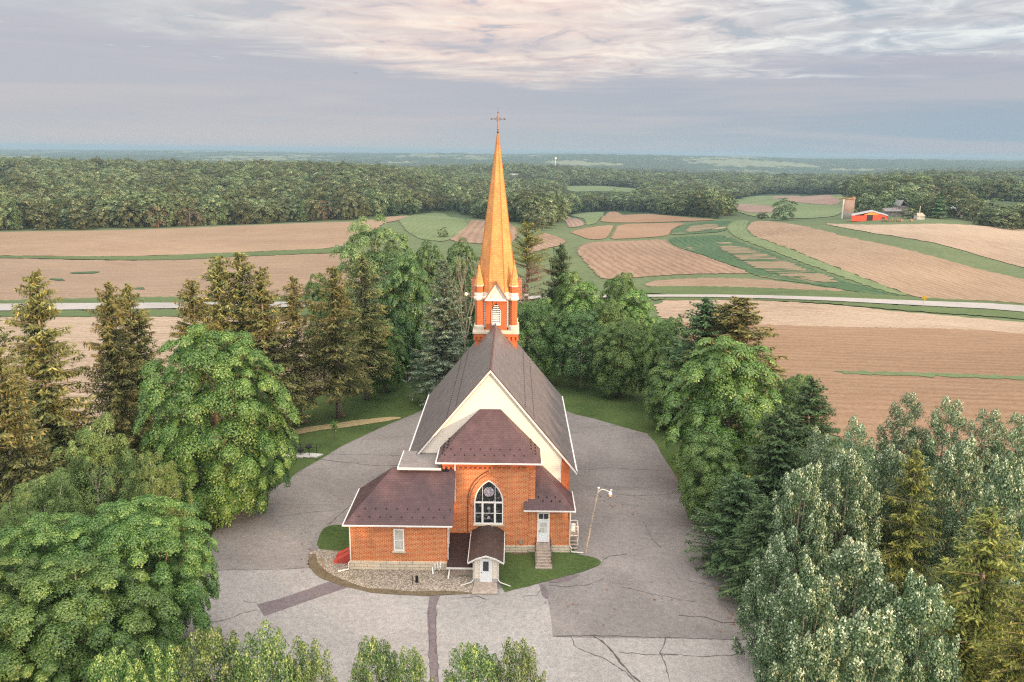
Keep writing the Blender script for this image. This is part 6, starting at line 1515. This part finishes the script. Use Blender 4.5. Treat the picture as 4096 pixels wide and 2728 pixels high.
for k, px, yt, yb, w, lb in farm:
    x, y, z = at(px, yb); zt = atY(px, yt, y)[2]; dd = y * cos(PITCH) + 30 * sin(PITCH); H0 = (15, 16, 13, 17, 16, 14)[k]; R0_ = (5.6, 6.2, 5.0, 6.6, 4.0, 5.2)[k]
    o = KINDS_[k].copy(); COL.objects.link(o); r = w * dd / 1831. / 2 / R0_ * (1.35 if px > 1950 else 1.1)
    o.location = (x, y, z); o.scale = (r, r, (zt - z) / H0); o.rotation_euler = (0, 0, trng.uniform(0, 6))
    for q in ('label', 'group'):
        if q in o: del o[q]
    if yb - yt < 30 and 'tree' not in lb: o.name = 'bush'
    tag(o, lb, 'bush' if 'bush' in lb else 'tree')

# the rest of the woods: one object of instances
rest = order[292:]
me = bpy.data.meshes.new('woodland')
me.vertices.add(len(rest)); me.vertices.foreach_set('co', np.column_stack([P_[rest, 0], P_[rest, 1], Z_[rest]]).ravel())
for nm, arr, ty in (('sc', np.column_stack([S_[rest], S_[rest], HS_[rest]]), 'FLOAT_VECTOR'), ('rz', np.column_stack([RZ_[rest] * 0, RZ_[rest] * 0, RZ_[rest]]), 'FLOAT_VECTOR'), ('kd', K_[rest], 'INT')):
    a = me.attributes.new(nm, ty, 'POINT')
    a.data.foreach_set('vector' if ty == 'FLOAT_VECTOR' else 'value', arr.astype(np.float32 if ty != 'INT' else np.int32).ravel())
wo = bpy.data.objects.new('woodland', me); COL.objects.link(wo)
tag(wo, 'dense broadleaf woods covering the rolling hills beyond the fields', kind='stuff')
ng = bpy.data.node_groups.new('woods', 'GeometryNodeTree')
ng.interface.new_socket('Geometry', in_out='INPUT', socket_type='NodeSocketGeometry'); ng.interface.new_socket('Geometry', in_out='OUTPUT', socket_type='NodeSocketGeometry')
gi = ng.nodes.new('NodeGroupInput'); go = ng.nodes.new('NodeGroupOutput'); iop = ng.nodes.new('GeometryNodeInstanceOnPoints'); jg = ng.nodes.new('GeometryNodeJoinGeometry')
def attr(nm, ty):
    a = ng.nodes.new('GeometryNodeInputNamedAttribute'); a.data_type = ty; a.inputs['Name'].default_value = nm; return a.outputs[0]
for o in reversed(KINDS_):
    oi = ng.nodes.new('GeometryNodeObjectInfo'); oi.transform_space = 'ORIGINAL'; oi.inputs['Object'].default_value = o; oi.inputs['As Instance'].default_value = True
    ng.links.new(oi.outputs['Geometry'], jg.inputs[0])
ng.links.new(gi.outputs[0], iop.inputs['Points']); ng.links.new(jg.outputs[0], iop.inputs['Instance'])
iop.inputs['Pick Instance'].default_value = True
ng.links.new(attr('kd', 'INT'), iop.inputs['Instance Index']); ng.links.new(attr('rz', 'FLOAT_VECTOR'), iop.inputs['Rotation']); ng.links.new(attr('sc', 'FLOAT_VECTOR'), iop.inputs['Scale'])
ng.links.new(iop.outputs[0], go.inputs[0])
md = wo.modifiers.new('woods', 'NODES'); md.node_group = ng
print('woods', len(rest), 'near', len(near))
# ------------------------------------------------------------------ haze, sky, sun, camera
def haze():
    b = NB('haze_mat')
    v = b.n('ShaderNodeVolumePrincipled', ins={'Color': (0.27, 0.41, 0.56, 1), 'Density': HAZE_D, 'Anisotropy': 0.0})
    b.t.links.new(v.outputs[0], b.out.inputs['Volume'])
    m = MB(); m.box(-30000, 30000, -30000, 30000, -90, 46)
    o = m.build('haze', 'haze_mat'); tag(o, 'thin blue air haze over the far hills', kind='stuff')
    o.data.materials.clear(); o.data.materials.append(b.m)
HAZE_D = 0.00015
haze()

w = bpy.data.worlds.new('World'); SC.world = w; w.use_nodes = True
nt = w.node_tree; nt.nodes.clear()
class WB(NB):
    def __init__(s): s.t = nt
b = WB()
wout = nt.nodes.new('ShaderNodeOutputWorld'); bg = nt.nodes.new('ShaderNodeBackground')
SUN_EL = radians(6.0); SUN_AZ = radians(133.0)   # azimuth clockwise from +Y
sky = b.n('ShaderNodeTexSky', sky_type='NISHITA', sun_disc=False, sun_elevation=SUN_EL, sun_rotation=SUN_AZ, altitude=300, air_density=1.0, dust_density=1.5)
d = b.n('ShaderNodeTexCoord').outputs['Generated']
sp_ = b.n('ShaderNodeSeparateXYZ', ins={0: d}); dx, dy, dz = sp_.outputs
el = b.math('MAXIMUM', dz, 0.0)
inv = b.math('DIVIDE', 1.0, b.math('ADD', el, 0.05))
u = b.math('MULTIPLY', dx, inv); v_ = b.math('MULTIPLY', dy, inv)
cv = b.n('ShaderNodeCombineXYZ', ins={0: u, 1: v_, 2: 0.0}).outputs[0]
# azimuth-like coordinate in front of the camera
az = b.math('DIVIDE', dx, b.math('MAXIMUM', dy, 0.05))
base = b.ramp(el, (0.0, (0.50, 0.54, 0.57)), (0.045, (0.455, 0.47, 0.54)), (0.12, (0.46, 0.46, 0.53)), (0.17, (0.50, 0.52, 0.58)), (0.30, (0.6, 0.63, 0.68)))
azr = b.n('ShaderNodeMapRange', ins={0: az, 1: -0.15, 2: 0.55, 3: 0.0, 4: 1.0}).outputs[0]
right = b.ramp(el, (0.0, (0.33, 0.46, 0.56)), (0.05, (0.35, 0.43, 0.53)), (0.10, (0.42, 0.44, 0.54)), (0.14, (0.42, 0.50, 0.60)), (0.20, (0.62, 0.72, 0.75)), (0.3, (0.7, 0.76, 0.8)))
base = b.mix(azr, base, right)
# upper cloud deck: bright broken cloud above a tilted lower edge
n1 = b.noise(b.mapping(cv, (0.55, 0.9, 1)), 1.1, 8, 0.62, 0.6)
n2 = b.noise(b.mapping(cv, (1.0, 0.8, 1)), 2.4, 9, 0.64, 0.8)
n3 = b.noise(b.mapping(cv, (0.25, 0.5, 1)), 0.8, 4, 0.5, 0.3)
edge = b.math('ADD', b.math('MULTIPLY', b.math('SUBTRACT', n1, 0.5), 0.10), b.math('ADD', el, b.math('MULTIPLY', b.math('SUBTRACT', n3, 0.5), 0.12)))
azL = b.n('ShaderNodeMapRange', ins={0: az, 1: -0.5, 2: -0.1, 3: 0.035, 4: 0.0}).outputs[0]
m_up = b.n('ShaderNodeMapRange', interpolation_type='SMOOTHSTEP', ins={0: b.math('SUBTRACT', edge, azL), 1: 0.078, 2: 0.122, 3: 0.0, 4: 1.0}).outputs[0]
warm = b.math('POWER', 2.718, b.math('MULTIPLY', b.math('MULTIPLY', b.math('ADD', az, 0.06), b.math('ADD', az, 0.06)), -11.0))
tex = b.ramp(b.math('ADD', b.math('MULTIPLY', n2, 0.75), b.math('MULTIPLY', n1, 0.25)), (0.40, (0.40, 0.48, 0.56)), (0.49, (0.60, 0.64, 0.69)), (0.57, (0.82, 0.86, 0.86)))
texw = b.ramp(b.math('ADD', b.math('MULTIPLY', n2, 0.7), b.math('MULTIPLY', n1, 0.3)), (0.38, (0.50, 0.49, 0.54)), (0.45, (0.86, 0.66, 0.60)), (0.58, (1.0, 0.84, 0.72)))
up = b.mix(warm, tex, texw)
left_dim = b.n('ShaderNodeMapRange', ins={0: az, 1: -0.5, 2: -0.2, 3: 0.75, 4: 0.0}).outputs[0]
up = b.mix(left_dim, up, (0.50, 0.53, 0.56))
col = b.mix(m_up, base, up)
# thin bright streaks and a faint grey band lower down
bandn = b.noise(b.mapping(d, (2.0, 2.0, 34.0)), 1.3, 5, 0.55, 0.4)
col = b.mix(b.ramp(bandn, (0.44, 0.0), (0.60, 0.45)), col, (0.56, 0.535, 0.565))
streak = b.noise(b.mapping(d, (5.0, 5.0, 80.0)), 2.2, 7, 0.65, 1.5)
sm = b.math('MULTIPLY', b.ramp(streak, (0.64, 0.0), (0.72, 0.7)), b.n('ShaderNodeMapRange', ins={0: el, 1: 0.06, 2: 0.11, 3: 0.0, 4: 1.0}).outputs[0])
col = b.mix(sm, col, (0.78, 0.80, 0.82))
skc = b.mix(1.0, sky.outputs[0], (SKY_K, SKY_K, SKY_K) if 'SKY_K' in globals() else (0.10, 0.10, 0.10), 'MULTIPLY')
col = b.mix(0.88, skc, col)
# extra brightness added to the unseen sky overhead and behind, to light the scene
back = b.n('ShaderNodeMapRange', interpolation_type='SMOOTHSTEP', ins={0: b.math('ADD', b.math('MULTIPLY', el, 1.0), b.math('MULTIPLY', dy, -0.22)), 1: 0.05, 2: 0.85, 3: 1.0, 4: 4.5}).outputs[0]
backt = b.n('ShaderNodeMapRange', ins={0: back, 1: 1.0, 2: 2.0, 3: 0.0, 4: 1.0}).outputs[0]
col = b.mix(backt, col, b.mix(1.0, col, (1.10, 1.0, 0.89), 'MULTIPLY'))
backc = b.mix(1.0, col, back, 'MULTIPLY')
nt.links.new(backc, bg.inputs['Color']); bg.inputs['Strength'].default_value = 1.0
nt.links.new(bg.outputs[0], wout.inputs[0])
try: w.cycles.sampling_method = 'AUTOMATIC'
except Exception: pass

sl = bpy.data.lights.new('sun', 'SUN'); sl.energy = 5.0; sl.angle = radians(1.2); sl.color = (1.0, 0.62, 0.33)
so = bpy.data.objects.new('sun', sl); COL.objects.link(so)
sd = Vector((sin(SUN_AZ) * cos(SUN_EL), cos(SUN_AZ) * cos(SUN_EL), sin(SUN_EL)))
so.rotation_euler = sd.to_track_quat('Z', 'Y').to_euler(); so.location = (40, -40, 60)

cam = bpy.data.cameras.new('camera'); co = bpy.data.objects.new('camera', cam); COL.objects.link(co)
cam.sensor_width = 36; cam.lens = 36 * F / 4096; cam.clip_start = 0.5; cam.clip_end = 120000
rt = Vector((1, 0, 0)); upv = Vector((0, sin(PITCH), cos(PITCH))); c_, s_ = cos(ROLL), sin(ROLL)
r2 = rt * c_ + upv * s_; u2 = -rt * s_ + upv * c_; bk = r2.cross(u2)
M = Matrix((r2, u2, bk)).transposed().to_4x4(); M.translation = (0, 0, CAMH); co.matrix_world = M
SC.camera = co
SC.view_settings.view_transform = 'Standard'; SC.view_settings.look = 'None'; SC.view_settings.exposure = 0.18; SC.view_settings.gamma = 1.0
SC.cycles.use_denoising = False
SC.cycles.filter_width = 1.25
SC.cycles.max_bounces = 6; SC.cycles.diffuse_bounces = 2; SC.cycles.transmission_bounces = 3; SC.cycles.volume_bounces = 1; SC.cycles.transparent_max_bounces = 4
SC.cycles.sample_clamp_indirect = 4.0
